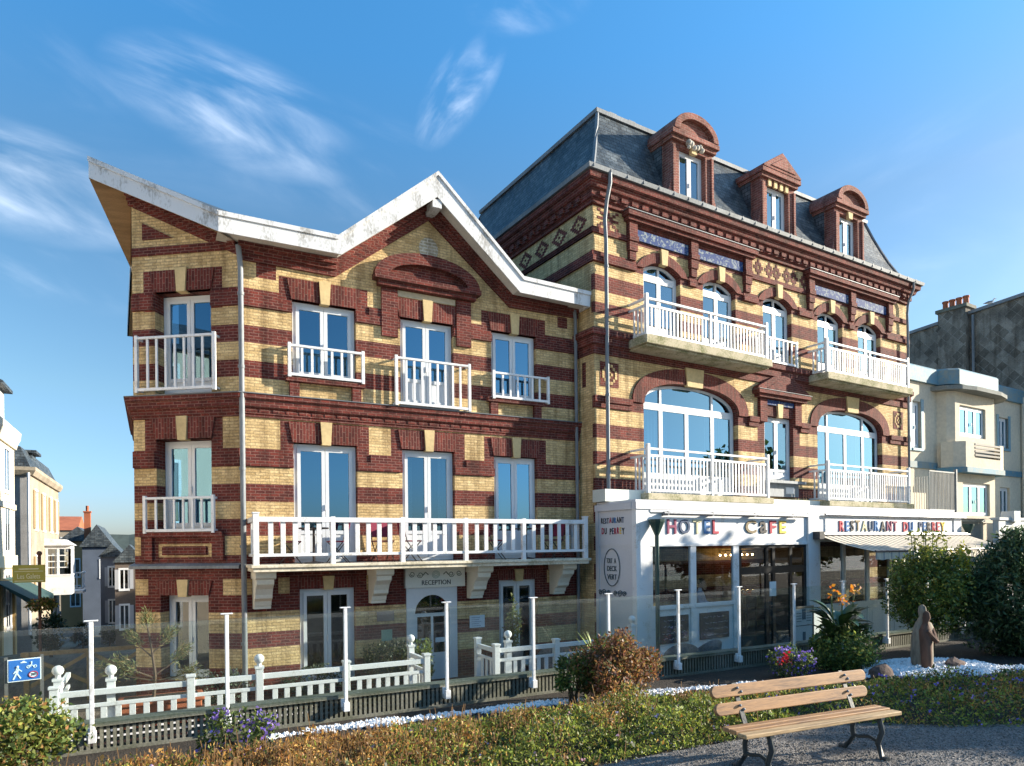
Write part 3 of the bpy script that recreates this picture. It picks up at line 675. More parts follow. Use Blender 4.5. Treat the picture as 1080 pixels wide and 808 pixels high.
# window guards
def guard(parent, M, a, b, z0, z1, y, n=None, ret=True, T=None):
    m = MB(M)
    rail(m, (a,y), (b,y), z0, z1, bot=-.01, pitch=.2, bw=.05, bt=.03, tw=.06, th=.05)
    for x in (a, b):
        postbox(m, (x,y), .065, z0-.04, z1+.03, cap=False)
        m.box(x-.02,x+.02,y,.02,z1-.05,z1-.01); m.box(x-.02,x+.02,y,.02,z0,z0+.04)
    return m.build('window_guard', WHITE, parent, bevel=.004)
guard(hA, FA, .97, 2.55, 6.86, 7.52, -.14); guard(hA, FA, 3.3, 5.12, 6.45, 7.52, -.2); guard(hA, FA, 5.8, 7.36, 6.84, 7.47, -.14)
guard(hA, FA @ CHM, .22, 1.96, 6.5, 7.62, -.18); guard(hA, FA @ CHM, .33, 1.87, 3.56, 4.28, -.12)
# long balcony
ba = MB(FA); ba.slab([(.1,-.98),(8.0,-.98),(8.0,.02),(.1,.02)], 2.72, 2.84); ba.box(.06,8.04,-1.02,.02,2.80,2.86)
bal = ba.build('balcony', mat('balcony_slab', (.66,.60,.48), .85, col2=(.36,.32,.22), s1=2, lo=.35, hi=.55), hA, bevel=.008)
rm = MB(FA); posts = [0,1.5,2.6,3.75,4.95,6.1,7.66]
ptsb = rail(rm, (.16,-.92), (7.92,-.92), 2.86, 3.81, bot=.16, pitch=.245, bw=.095, bt=.03, tw=.1, th=.1, posts=[0,1.5,3.0,4.5,6.0,7.76])
rail(rm, (.16,-.92), (.16,0), 2.86, 3.81, bot=.16, pitch=.245, bw=.095, bt=.03, tw=.1, th=.1); rail(rm, (7.92,-.92), (7.92,0), 2.86, 3.81, bot=.16, pitch=.245, bw=.095, bt=.03, tw=.1, th=.1)
rm.build('railing', WHITE, bal, bevel=.005)
for i, p in enumerate(ptsb):
    m = MB(FA); postbox(m, p, .11 if i in (0,5) else .095, 2.84, 3.87 if i in (0,5) else 3.83, cap=i in (0,5)); m.build('post', WHITE, bal, bevel=.006)
for x in (.2,2.66,5.08,7.42):
    m = MB(FA); prof = [(0,2.72),(-.72,2.72),(-.72,2.6),(-.66,2.56),(-.64,2.46),(-.5,2.36),(-.42,2.24),(-.4,2.16),(-.28,2.1),(-.24,2.0),(-.2,2.0),(-.2,1.93),(0,1.93)]
    m.side(prof, x, x+.34); m.side([(a-.02 if a < 0 else a, b) for a, b in prof[1:4]]+[(0,2.56),(0,2.72)], x-.03, x+.37); m.build('bracket', mat('bracket_paint', (.68,.66,.56), .6, var=.15), bal, bevel=.01)
# reception door and sign
dr = MB(FA); a, b = 3.55, 4.82; cx = (a+b)/2
arcd = [(cx+.43*math.cos(PI*i/14), 1.62+.43*math.sin(PI*i/14)) for i in range(15)]
poly = [(a,.05),(cx-.43,.05),(cx-.43,1.62)]+arcd[::-1][1:-1]+[(cx+.43,1.62),(cx+.43,.05),(b,.05),(b,2.25),(a,2.25)]
dr.prism(poly, -.02, .06)
dr.box(cx-.43,cx+.43,0,.05,1.54,1.62); dr.box(cx-.03,cx+.03,0,.05,.05,1.54); dr.box(cx-.43,cx-.37,0,.05,.05,1.54); dr.box(cx+.37,cx+.43,0,.05,.05,1.54)
dr.box(cx-.37,cx+.37,.002,.048,.6,.68); dr.box(cx-.37,cx+.37,.01,.04,.05,.6)
do = dr.build('door', PVC, hA, bevel=.004)
m = MB(FA); m.prism([(cx-.42,1.62)]+[(cx-.42+.84*i/10, 1.62) for i in range(1,11)]+arcd, .02, .028); m.box(cx-.37,cx-.03,.02,.028,.68,1.54); m.box(cx+.03,cx+.37,.02,.028,.68,1.54); m.build('pane', glassy('door_glass', (.3,.34,.38), .12), do)
m = MB(FA); m.prism([(cx-.22+.1*math.cos(t*PI/8), .82+.1*math.sin(t*PI/8)) for t in range(16)], .008, .018); m.box(cx+.08,cx+.33,.008,.018,.92,1.03); m.box(cx-.32,cx-.08,.008,.018,1.0,1.03); m.build('sticker', mat('sticker', (.62,.68,.74), .5, var=.2), do)
m = MB(FA); m.box(cx-.09,cx-.06,-.05,0,.95,1.12); m.build('handle', ZINC, do)
sg = MB(FA); sg.box(3.5,5.0,-.1,.02,2.23,2.69); sgo = sg.build('sign', mat('sign_board', (.72,.72,.66), .5, var=.08), hA, bevel=.006)
tx = MB(FA); add_text(tx, 'RECEPTION', 3.9, 4.62, 2.29, 2.40, -.1, .012); tx.build('lettering', BLACK, sgo)
sc_ = MB(FA)
def scroll(mb, cx, cz, s, y=-.106):
    for k, (ox, oz, r) in enumerate(((0,0,.07),(.2,-.02,.075))):
        pts = []
        for i in range(22): t = i*.42; rr = r*(1-i/30); pts.append((cx+s*(ox+rr*math.cos(t+PI)), y, cz+oz+rr*math.sin(t+PI)))
        mb.tube(pts, .008, 5)
    mb.tube([(cx+s*.27,y,cz-.03),(cx+s*.33,y,cz+.04),(cx+s*.4,y,cz-.02)], .012, 5)
scroll(sc_, 3.66, 2.55, 1); scroll(sc_, 4.84, 2.55, -1); sc_.build('scroll_ornament', mat('scroll_ink', (.06,.09,.05), .6, bump=0), sgo)
gr = MB(FA)
for r in (.03,.06,.085): gr.tube([(4.25+r*1.1*math.cos(t*PI/10),-.106,2.53+r*math.sin(t*PI/10)) for t in range(21)], .006, 5)
gr.build('emblem', mat('emblem_ink', (.30,.42,.36), .6, bump=0), sgo)
m = MB(FA); m.box(5.15,5.55,-.02,.03,1.2,1.5); po = m.build('notice_board', mat('notice', (.55,.66,.78), .4, var=.1), hA)
m = MB(FA)
for k in range(5): m.box(5.2,5.2+.3*(.6+.4*random.random()),-.026,-.02,1.44-.05*k,1.452-.05*k)
m.build('notice_text', mat('notice_ink', (.2,.26,.36), .5, bump=0), po)
m = MB(FA); m.box(2.95,3.2,-.02,.03,1.05,1.3); m.build('wall_plaque', mat('plaque_green', (.22,.36,.28), .4, var=.3), hA)
m = MB(FA); m.box(2.85,3.25,-.015,.03,1.5,1.72); m.build('stone_plaque', mat('plaque_stone', (.22,.18,.16), .8), hA)

# ------------------------------------------------------------------ HOTEL B: tall mansard hotel with the cafe below
hB = thing('hotel', 'tall striped brick hotel with slate mansard roof, three dormers and a cafe below', 'hotel', (10.047,14.3,0), RZB)
WB = 14.7; DB = 7.6; DB2 = 5
ZB = [(0,.5,1),(.5,.85,0),(.85,1.2,1),(1.2,1.6,0),(1.6,1.95,1),(1.95,2.3,0),(2.3,2.7,1),(2.7,3.05,0),(3.05,3.4,1),(3.4,3.75,0),(3.75,4.2,1),(4.2,4.6,0),(4.6,4.91,1),(4.91,5.25,0),(5.25,5.6,1),(5.6,5.94,0),(5.94,6.3,1),(6.3,6.71,0),(6.71,7.03,1),(7.03,8.09,0),(8.09,8.78,1),(8.78,9.15,0),(9.15,9.44,1),(9.44,9.74,0),(9.74,10.15,1),(10.15,10.45,0),(10.45,10.72,1),(10.72,11.19,0),(11.19,11.36,1),(11.36,11.9,0),(11.9,12.7,1)]
def arch(cx, hw, zs, rise, n=16, p=2.0):
    """arch curve from right to left"""
    out = []
    for i in range(n+1):
        t = PI*i/n; c, s = math.cos(t), math.sin(t)
        out.append((cx+hw*math.copysign(abs(c)**(2/p), c), zs+rise*abs(s)**(2/p)))
    return out
def segarch(cx, hw, zs, rise, n=12):
    Rr = (hw*hw+rise*rise)/(2*rise); a0 = math.asin(hw/Rr)
    return [(cx+Rr*math.sin(a0-2*a0*i/n), zs+rise-Rr+Rr*math.cos(a0-2*a0*i/n)) for i in range(n+1)]
PAIR = [2.4,4.68,7.3,10.02,12.3]
BIG = [3.55,11.15]
holes = []; curves = []
for c in PAIR: holes.append((c-.69,c+.69,8.6,10.86)); curves.append((c, .69, segarch(c,.69,10.62,.24), 10.86, 10.62))
for c in BIG: holes.append((c-1.88,c+1.88,4.58,7.65)); curves.append((c, 1.88, arch(c,1.88,6.98,.67,24,2.35), 7.65, 6.98))
MIDW = (6.62,8.02,5.1,7.12); holes.append(MIDW)
zones = [(-.1,WB+.1,a,b,m) for a,b,m in ZB]
zones += [(6.3,6.62,6.3,7.85,1),(8.02,8.34,6.3,7.85,1),(6.62,8.02,7.12,7.85,1)]
w = MB(FB); wall(w, 0, WB, 0, 12.55, holes, zones, 0, rev=.26)
for c, hw, cv, zt, zs in curves:         # spandrels between the arch and its square hole, with the arch soffit
    for i in range(len(cv)-1):
        (xa,za),(xb,zb) = cv[i], cv[i+1]
        w.face([(xa,0,za),(xa,0,zt),(xb,0,zt),(xb,0,zb)], 1 if hw < 1 else 0)
        w.face([(xa,0,za),(xb,0,zb),(xb,.26,zb),(xa,.26,za)], 1)
w.build('wall', [YB, RB, STONE], hB)
ws = MB(FB @ Matrix.Rotation(R(-90),4,'Z')); wall(ws, -DB, 0, 0, 12.55, [], zones[:len(ZB)], 0)
ws2 = MB(FB @ Matrix.Translation((WB,0,0)) @ Matrix.Rotation(R(90),4,'Z')); wall(ws2, 0, DB2, 0, 12.55, [], [], 0)
ws3 = MB(FB); ws3.face([(0,DB,0),(WB,DB2,0),(WB,DB2,12.55),(0,DB,12.55)])
ws.build('side_wall', [YB, RB, STONE], hB)
join(ws2, ws3).build('rendered_wall', [CREAM], hB)
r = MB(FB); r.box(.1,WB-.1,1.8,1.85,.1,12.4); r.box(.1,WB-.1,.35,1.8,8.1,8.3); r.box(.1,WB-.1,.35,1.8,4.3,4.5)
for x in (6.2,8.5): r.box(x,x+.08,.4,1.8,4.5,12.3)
r.build('dark_backing', DARK, hB)
# arch rings, keystones
rg = MB(FB); kb_ = MB(FB)
for c in BIG:
    o = arch(c,2.3,6.98,1.09,24,2.3); i_ = arch(c,1.885,6.98,.675,24,2.35)
    rg.prism(o+i_[::-1], -.045, .03)
    kb_.prism([(c-.3,7.6),(c+.3,7.6),(c+.36,8.12),(c-.36,8.12)], -.09, .03)
for c in PAIR:
    o = segarch(c,.98,10.62,.52); i_ = segarch(c,.695,10.62,.245)
    rg.prism(o+i_[::-1], -.05, .03)
    kb_.prism([(c-.1,10.8),(c+.1,10.8),(c+.13,11.22),(c-.13,11.22)], -.12, .03)
kb_.prism([(7.22,7.08),(7.42,7.08),(7.45,7.5),(7.19,7.5)], -.07, .03)
build_each(rg, 'arch_ring', RS, hB); build_each(kb_, 'keystone', KEY, hB)
# arched windows
def archwin(cx, hw, zs, rise, z0, cv, y, lights, kind):
    f = MB(FB); g = MB(FB); c = MB(FB)
    inner = [(cx+(x-cx)*(hw-.07)/hw, z-.07) for x, z in cv]
    f.prism(cv+inner[::-1], y, y+.08)
    f.box(cx-hw, cx-hw+.07, y, y+.08, z0, zs); f.box(cx+hw-.07, cx+hw, y, y+.08, z0, zs); f.box(cx-hw, cx+hw, y+.001, y+.079, z0, z0+.08)
    tr = zs+(.03 if kind == 'big' else -.12)
    f.box(cx-hw+.07, cx+hw-.07, y-.02, y+.07, tr-.06, tr+.06)
    top = lambda x: max([a[1]+(b[1]-a[1])*(x-a[0])/(b[0]-a[0]) for a, b in zip(cv, cv[1:]) if min(a[0],b[0]) <= x <= max(a[0],b[0]) and abs(a[0]-b[0]) > 1e-6] or [zs])
    for x in lights[0]: f.box(x-.035, x+.035, y-.01, y+.06, tr+.06, top(x)-.05)
    xs = [cx-hw+.07]+lights[1]+[cx+hw-.07]
    for k in range(len(xs)-1):
        a, b = xs[k], xs[k+1]
        f.box(a, a+.07, y-.015, y+.05, z0+.08, tr-.06); f.box(b-.07, b, y-.015, y+.05, z0+.08, tr-.06); f.box(a+.07, b-.07, y-.015, y+.05, tr-.13, tr-.06); f.box(a+.07, b-.07, y-.015, y+.05, z0+.08, z0+.55)
        g.box(a+.07, b-.07, y+.01, y+.02, z0+.55, tr-.13)
    up = [p for p in inner if p[1] > tr+.02]
    g.prism(up+[(up[-1][0], tr+.05), (up[0][0], tr+.05)], y+.03, y+.038)
    for ca, cb in (((cx-hw+.1, cx-hw*.35), (cx+hw*.45, cx+hw-.1)) if kind == 'big' else ((cx+.05, cx+hw-.08),)):
        n = 18
        for k in range(n):
            xa, xb = ca+(cb-ca)*k/n, ca+(cb-ca)*(k+1)/n
            c.face([(xa,y+.2+.02*(k%2),z0+.05),(xb,y+.2+.02*((k+1)%2),z0+.05),(xb,y+.2+.02*((k+1)%2),tr),(xa,y+.2+.02*(k%2),tr)])
    fo = f.build('window', PVC, hB); g.build('pane', GL, fo); c.build('curtain', CURT, fo)
for c in PAIR: archwin(c, .685, 10.62, .235, 8.61, segarch(c,.685,10.615,.235), .16, ([c],[c]), 'small')
for c in BIG: archwin(c, 1.87, 6.98, .66, 4.6, arch(c,1.87,6.975,.665,24,2.35), .18, ([c-1.1,c+.95],[c-1.1,c-.1,c+.95]), 'big')
window(hB, 6.63, 8.01, 5.12, 7.11, .14, FB, panel=.3)
# cornices and strings
cp = [(0,DB),(0,0),(WB,0),(WB,3)]
cn = MB(FB); cn.sweep(cp, [(-.05,11.93),(.07,11.93),(.07,12.02),(.13,12.05),(.13,12.22),(.22,12.27),(.26,12.38),(.34,12.42),(.36,12.56),(-.05,12.58)])
x = .1
while x < WB-.1: cn.box(x,x+.22,-.18,-.1,12.09,12.2); x += .36
y = .3
while y < DB-.3: cn.box(-.2,-.1,y,y+.16,12.08,12.21); y += .36
cn.build('cornice', RB, hB)
st = MB(FB)
for z0, z1, o in ((11.2,11.35,.05),(10.47,10.71,.07),(9.76,9.9,.0)):
    if o == 0: continue
    st.sweep([(0,DB),(0,0)], [(-.05,z0),(o,z0),(o,z1),(-.05,z1)])
st.sweep([(0,DB),(0,0),(1.2,0)], [(-.05,11.2),(.05,11.2),(.05,11.35),(-.05,11.35)])
hs10 = [(c-.99,c+.99) for c in PAIR]
for a, b in zip([-.07]+[h[1] for h in hs10], [h[0] for h in hs10]+[WB+.05]):
    if b-a > .05: st.box(a,b,-.09,.02,10.46,10.6); st.box(a,b,-.06,.02,10.6,10.72)
for a, b in ((6.05,8.65),(13.4,WB)): st.box(a,b,-.055,.02,11.2,11.35)
st.sweep(cp, [(-.05,8.1),(.04,8.1),(.04,8.3),(.1,8.34),(.1,8.52),(.16,8.56),(.16,8.7),(.05,8.77),(-.05,8.77)])
hs7 = [(c-2.31,c+2.31) for c in BIG]
for a, b in ((-.05,1.22),(5.87,6.3),(8.35,8.82),(13.48,WB+.04)): st.box(a,b,-.09,.02,6.86,7.02); st.box(a,b,-.05,.02,6.72,6.86)
build_each(st, 'string_course', RB, hB)
# hoods over the window pairs with blue tile panels, corbels
hd = MB(FB); ti = MB(FB)
for c in (3.54,11.16):
    a, b = c-2.5, c+2.5
    hd.box(a,b,-.2,.02,11.72,11.82); hd.box(a-.06,b+.06,-.27,.02,11.82,11.95)
    for x in (c-2.42,c-.14,c+2.14):
        hd.box(x,x+.28,-.14,.02,10.95,11.72); hd.box(x+.03,x+.25,-.11,.02,10.72,10.95); hd.box(x-.02,x+.3,-.17,.02,11.2,11.34)
    for x in (c-2.14,c+.14): hd.box(x,x+2.0,-.05,.02,11.6,11.72); ti.box(x+.04,x+1.96,-.06,.02,11.3,11.58)
# pediment of the middle window
c = 7.32
hd.box(c-.98,c-.66,-.09,.02,6.9,7.62); hd.box(c+.7,c+1.02,-.09,.02,6.9,7.62)
hd.box(c-1.15,c+1.15,-.2,.02,7.62,7.72); hd.box(c-1.25,c+1.25,-.28,.02,7.72,7.83)
hd.prism([(c-1.25,7.83),(c+1.25,7.83),(c+1.2,7.93),(c+.5,8.28),(c,8.36),(c-.5,8.28),(c-1.2,7.93)], -.22, .02)
hd.prism([(c-.9,7.85),(c+.9,7.85),(c+.4,8.12),(c,8.18),(c-.4,8.12)], -.235, -.2)
ti.box(c-.64,c+.68,-.05,.02,7.45,7.6)
build_each(hd, 'window_hood', RB, hB, tol=.03); build_each(ti, 'tile_panel', TILE, hB)
fl = MB(FB)
for c in (3.54,11.16): fl.box(c-2.58,c+2.58,-.29,.02,11.955,11.975)
fl.box(6.05,8.6,-.3,.02,7.835,7.845); build_each(fl, 'lead_flashing', ZINC, hB)
# brick pixel ornaments
def pixels(mb, rows, x0, z1, px, pz, y=0, axis='x', t=.012):
    for j, row in enumerate(rows):
        for i, ch in enumerate(row):
            if ch == '#':
                a, b = x0+i*px, x0+(i+1)*px; c, d = z1-(j+1)*pz, z1-j*pz
                if axis == 'x': mb.box(a, b, y-t, y+.02, c, d)
                else: mb.box(-t, .02, a, b, c, d)
dia = ['...#...','..#.#..','.#...#.','#..#..#','.#...#.','..#.#..','...#...']
dia2 = ['....#....','...###...','..##.##..','.##...##.','##..#..##','.##...##.','..##.##..','...###...','....#....']
or_ = MB(FB)
pixels(or_, [r+r[1:]+r[1:] for r in ['..#.....#..','.###...###.','##.##.##.##','.###...###.','..#.....#..']][:5], 6.2, 11.86, .085, .1)
y = .25
while y < 7.2: pixels(or_, dia2, y, 11.87, .078, .056, axis='y'); y += .86
pixels(or_, ['#..#..#','.#.#.#.','..###..','###.###','..###..','.#.#.#.','#..#..#'], .15, 11.87, .1, .07)
for x in (.18,13.75):
    or_.box(x,x+.62,-.01,.02,7.28,7.92)
or_.box(-.012,.02,.35,.5,7.3,7.95)
build_each(or_, 'brick_ornament', RB, hB, tol=.1)
oy = MB(FB)
for x in (.18,13.75): pixels(oy, ['..###..','.#...#.','#..#..#','#.#.#.#','#..#..#','.#...#.','..###..'], x+.065, 7.86, .07, .074, y=-.01)
build_each(oy, 'brick_ornament', YB, hB, tol=.1)
# gutter, mansard roof
gu = MB(FB); gu.sweep(cp, [(.3,12.58),(.42,12.58),(.45,12.68),(.41,12.7),(.38,12.62),(.3,12.62)])
x = -.3
while x < WB+.3: gu.box(x,x+.02,-.452,-.40,12.6,12.70); x += .55
gu.build('gutter', ZINC, hB)
def mans(o): # outline at inset
    return [(-.32+o,DB),(-.32+o,-.32+o),(WB+.32-o,-.32+o),(WB+.32-o,DB2)]
prof = [(0,12.62),(.28,12.78),(.5,13.05),(.72,13.5),(.92,14.0),(1.12,14.55),(1.3,15.12)]
mr_ = MB(FB); mrr = MB(FB)
for (o0,z0),(o1,z1) in zip(prof, prof[1:]):
    A_, B_ = mans(o0), mans(o1)
    for k in range(3):
        (mr_ if k < 2 else mrr).face([(*A_[k],z0),(*A_[k+1],z0),(*B_[k+1],z1),(*B_[k],z1)])
T_ = mans(1.3); mr_.face([(*p,15.12) for p in (T_[0],T_[1])]+[(4.5,3.6,15.75),(4.5,DB,15.75)])
mr_.face([(*T_[1],15.12),(*T_[2],15.12),(WB-4.5,3.6,15.75),(4.5,3.6,15.75)]); mr_.face([(*T_[2],15.12),(*T_[3],15.12),(WB-4.5,DB2,15.75),(WB-4.5,3.6,15.75)]); mr_.face([(4.5,3.6,15.75),(WB-4.5,3.6,15.75),(WB-4.5,DB2,15.75),(4.5,DB,15.75)])
mr_.face([(*T_[0],15.12),(4.5,DB,15.75),(WB-4.5,DB2,15.75),(*T_[3],15.12),(*mans(0)[3],12.6),(*mans(0)[0],12.6)])
mro = mr_.build('mansard_roof', SLATE, hB); mrr.build('mansard_side', SLATEG, hB)
zr = MB(FB)
zr.sweep([T_[0],T_[1],T_[2],T_[3]], [(-.06,15.1),(.07,15.1),(.09,15.2),(-.02,15.24)])
for e in (1,2):
    zr.tube([(*mans(o)[e], z+.02) for o, z in prof], .05, 6)
for x in (1.4,2.1,12.6,13.0): zr.box(x,x+.25,.95,1.1,15.2,15.27)
zr.box(13.05,13.35,.9,1.3,15.15,15.4)
zr.build('ridge_flashing', ZINC, mro)
# dormers
def dormer(cx, kind):
    d = MB(FB); hw = .86; y0 = -.02
    wl, wr, wz0, wz1 = cx-.52, cx+.52, 12.68, 14.3
    d.box(cx-hw+.05,wl,y0,2,12.6,14.42); d.box(wr,cx+hw-.05,y0,2,12.6,14.42); d.box(wl,wr,y0,2,14.3,14.42); d.box(wl,wr,y0,.25,12.6,12.68)
    for s in (-1,1):  # scroll consoles at the foot
        xx = cx+s*(hw-.05)
        pts = [(xx,12.6),(xx+s*.34,12.6),(xx+s*.3,12.78),(xx+s*.16,12.95),(xx+s*.07,13.2),(xx,13.5)]
        d.prism(pts if s > 0 else pts[::-1], y0, .35)
        d.box(min(xx,xx-s*.1),max(xx,xx-s*.1),y0-.06,.0,12.62,14.3)
    d.box(cx-hw-.02,cx+hw+.02,y0-.1,2.0,14.42,14.52); d.box(cx-hw-.07,cx+hw+.07,y0-.18,2.0,14.52,14.66)
    if kind == 'round':
        p = [(cx+(hw+.02)*math.cos(PI*i/16), 14.66+.6*math.sin(PI*i/16)) for i in range(17)]
        q = [(cx+(hw-.2)*math.cos(PI*i/16), 14.7+.38*math.sin(PI*i/16)) for i in range(17)]
        d.prism(p+[(cx-hw+.2,14.66)]+q[::-1][1:-1]+[(cx+hw-.2,14.66)], y0-.2, 2.2); d.prism(q, y0-.05, 2.0)
    else:
        d.prism([(cx-hw-.04,14.66),(cx+hw+.04,14.66),(cx+hw+.04,14.72),(cx,15.28),(cx-hw-.04,14.72)], y0-.2, 2.4)
        d.prism([(cx-.6,14.74),(cx+.6,14.74),(cx,15.1)], y0-.23, y0-.18)
    do = d.build('dormer', DBR, hB, bevel=.012)
    window_in(hB, wl, wr, wz0, wz1, y0+.16)
    k = MB(FB)
    if kind == 'round':
        k.prism([(cx-.1,14.2),(cx+.1,14.2),(cx+.13,14.42),(cx-.13,14.42)], y0-.08, y0+.02)
    else:
        for x in (-.42,-.14,.14,.4): k.box(cx+x-.07,cx+x+.07,y0-.04,y0+.02,14.22,14.42)
    build_each(k, 'keystone', KEY, do)
    s = MB(FB)
    s.box(cx-hw+.02,cx+hw-.02,.35,2.0,12.62,14.415)
    s.build('dormer_cheek', SLATE, do)
    if kind == 'round':
        n = MB(FB); rr = random.Random(cx)
        for _ in range(9): n.ball((cx+rr.uniform(-.3,.3), y0-.1, 14.36+rr.uniform(-.06,.1)), rr.uniform(.05,.11), 8)
        if cx < 5: n.build('carved_stone', mat('carved_stone', (.62,.58,.50), .9, col2=(.25,.23,.2), s1=6), do, smooth=True)
DBR = brick('dormer_brick', (.36,.13,.10), (.26,.09,.07), (.42,.30,.25), dirt=.4, rh=.074)
def window_in(parent, *a): return window(parent, *a, FB, curtain=True)
for cx, kd in ((3.6,'round'),(7.35,'peak'),(11.1,'round')): dormer(cx, kd)
# balconies
SLB = CONC
def balconyB(a, b, z0, z1, top):
    s = MB(FB); s.box(a-.12,b+.12,-.78,.02,z0,z1); s.box(a-.05,b+.05,-.7,.02,z0-.05,z0)
    bo = s.build('balcony', SLB, hB, bevel=.015)
    m = MB(FB); y = -.65; mid = top-.2
    L = b-a; P = rail(m, (a,y), (b,y), z1, top, mid=mid, bot=.05, pitch=.132, bw=.05, bt=.025, tw=.07, th=.05, posts=[0,L/2,L])
    for x in (a,b): rail(m, (x,y), (x,0), z1, top, mid=mid, bot=.05, pitch=.132, bw=.05, bt=.025, tw=.07, th=.05, posts=[0,.65])
    m.build('railing', WHITE, bo)
    for k, p in enumerate(P):
        m = MB(FB); postbox(m, p, .09 if k != 1 else .075, z1-.08 if k != 1 else z1, top+(.1 if k != 1 else .0), cap=False); m.build('post', WHITE, bo, bevel=.006)
balconyB(1.2, 5.9, 8.34, 8.56, 9.55); balconyB(8.82, 13.5, 8.34, 8.56, 9.55)
balconyB(1.2, 5.9, 4.33, 4.5, 5.68); balconyB(8.82, 13.5, 4.33, 4.5, 5.68)
guard(hB, FB, 6.5, 8.02, 8.74, 9.5, -.15)
sl = MB(FB); sl.box(6.45,8.25,-.3,.02,5.02,5.1); sl.box(6.55,8.1,-.12,.02,4.62,5.02); sl.build('window_sill', ZINC, hB)
vt = MB(FB); vt.box(7.45,7.85,-.135,-.12,4.72,4.92)
for k in range(5): vt.box(7.47,7.83,-.15,-.135,4.735+.038*k,4.75+.038*k)
vt.build('vent', WHITE, hB)
# pipes
for x, n in ((.3,.07),(14.5,.06)):
    dp = MB(FB); dp.tube([(x-.05,-.4,12.6),(x-.05,-.4,12.35),(x,-.2,12.0),(x,-.16,11.8),(x-.03,-.15,11.5),(x,-.15,11),(x,-.15,4.6)], n*.72, 8)
    for z in (5,7,9,10.3): dp.tube([(x,-.15,z),(x,-.15,z+.06)], n*.9, 8)
    dp.build('downpipe', ZINC, hB, smooth=True)
# ---- cafe front projecting below
YS = -1.5
sh = MB(FB)
sh.box(.02,14.9,YS+.02,-.01,4.2,4.26)                                  # flat roof
sh.box(-.04,15.3,YS-.06,YS+.1,4.03,4.19); sh.box(-.06,.06,YS+.1,-.02,4.03,4.19)
sh.box(0,.04,YS+.12,.0,3.2,4.03); sh.box(.012,.04,YS+.12,.0,.0,3.16); sh.box(-.012,.04,YS+.12,.0,3.16,3.2); sh.box(-.02,.03,-.12,.0,0,4.03); sh.box(-.015,.03,YS+.12,YS+.2,0,4.03)
side = sh
fr = MB(FB)
def pil(x0, x1, out=.03): fr.box(x0,x1,YS-out,YS+.12,.06,4.03)
pil(-.02,.42); pil(6.5,7.0,.06); pil(14.75,15.25,.04)
fr.box(.42,6.5,YS,YS+.08,3.17,4.03); fr.box(.42,6.5,YS-.03,YS,3.13,3.2); fr.box(7.0,14.75,YS,YS+.08,3.4,4.03)
fr.box(.42,6.5,YS-.05,YS,3.96,4.03); fr.box(7.0,14.75,YS-.05,YS,3.96,4.03)
for x0, x1 in ((.5,1.82),(1.98,3.4)):
    fr.box(x0,x1,YS+.02,YS+.06,.06,1.6); fr.box(x0-.04,x1+.04,YS-.02,YS+.07,1.58,1.68); fr.box(x0-.04,x1+.04,YS-.02,YS+.07,.06,.2)
for x0, x1 in ((.42,.52),(1.8,2.0),(3.38,3.6)): fr.box(x0,x1,YS-.01,YS+.07,.06,3.17)
sh.build('shopfront_panel', GREYW, hB)
shop = fr.build('shopfront', WHITE, hB, bevel=.005)
gl = MB(FB); gl.box(.52,1.8,YS+.03,YS+.04,1.68,3.15); gl.box(2.0,3.38,YS+.03,YS+.04,1.68,3.15); gl.build('pane', GLS, shop)
bd = MB(FB); 
for x in (3.62,4.72,5.0,5.75,6.38): bd.box(x,x+.11,YS+.02,YS+.09,.06,3.15)
bd.box(3.62,6.49,YS+.021,YS+.089,3.05,3.16); bd.box(3.62,6.49,YS+.021,YS+.089,2.35,2.55); bd.box(3.62,6.49,YS+.021,YS+.089,.06,.2)
bdo = bd.build('glazed_door', BLACK, hB); gl = MB(FB); gl.box(3.7,6.4,YS+.05,YS+.06,.2,3.05); gl.build('pane', GLS, bdo)
m = MB(FB); m.box(4.85,5.12,YS-.0,YS+.015,1.72,2.12); m.build('door_notice', mat('paper', (.75,.76,.76), .8, var=.05), bdo)
# restaurant glazing right of the pilaster
for x in (7.02,8.3,9.6,10.9,12.2,13.5,14.66): fr2 = None
rg_ = MB(FB)
for x in (7.0,8.25,9.5,10.75,12.0,13.25,14.62): rg_.box(x,x+.13,YS+.0,YS+.1,.06,3.4)
rg_.box(7.0,14.75,YS+.001,YS+.099,1.2,1.36); rg_.box(7.0,14.75,YS+.001,YS+.099,3.2,3.4); rg_.box(7.13,14.62,YS+.03,YS+.06,.06,1.2)
for k in range(6): rg_.box(7.28+1.25*k,8.1+1.25*k,YS+.015,YS+.03,.3,1.05)
rgo = rg_.build('restaurant_glazing', mat('cream_white_paint', (.72,.72,.67), .5, var=.12), hB, bevel=.004); gl = MB(FB); gl.box(7.1,14.65,YS+.04,YS+.05,1.36,3.2); gl.build('pane', GLS, rgo)
# cafe interior
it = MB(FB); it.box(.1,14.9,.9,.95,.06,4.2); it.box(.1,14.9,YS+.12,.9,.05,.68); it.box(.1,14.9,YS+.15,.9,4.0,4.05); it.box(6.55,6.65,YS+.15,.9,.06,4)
it.build('cafe_interior', ROOM, hB)
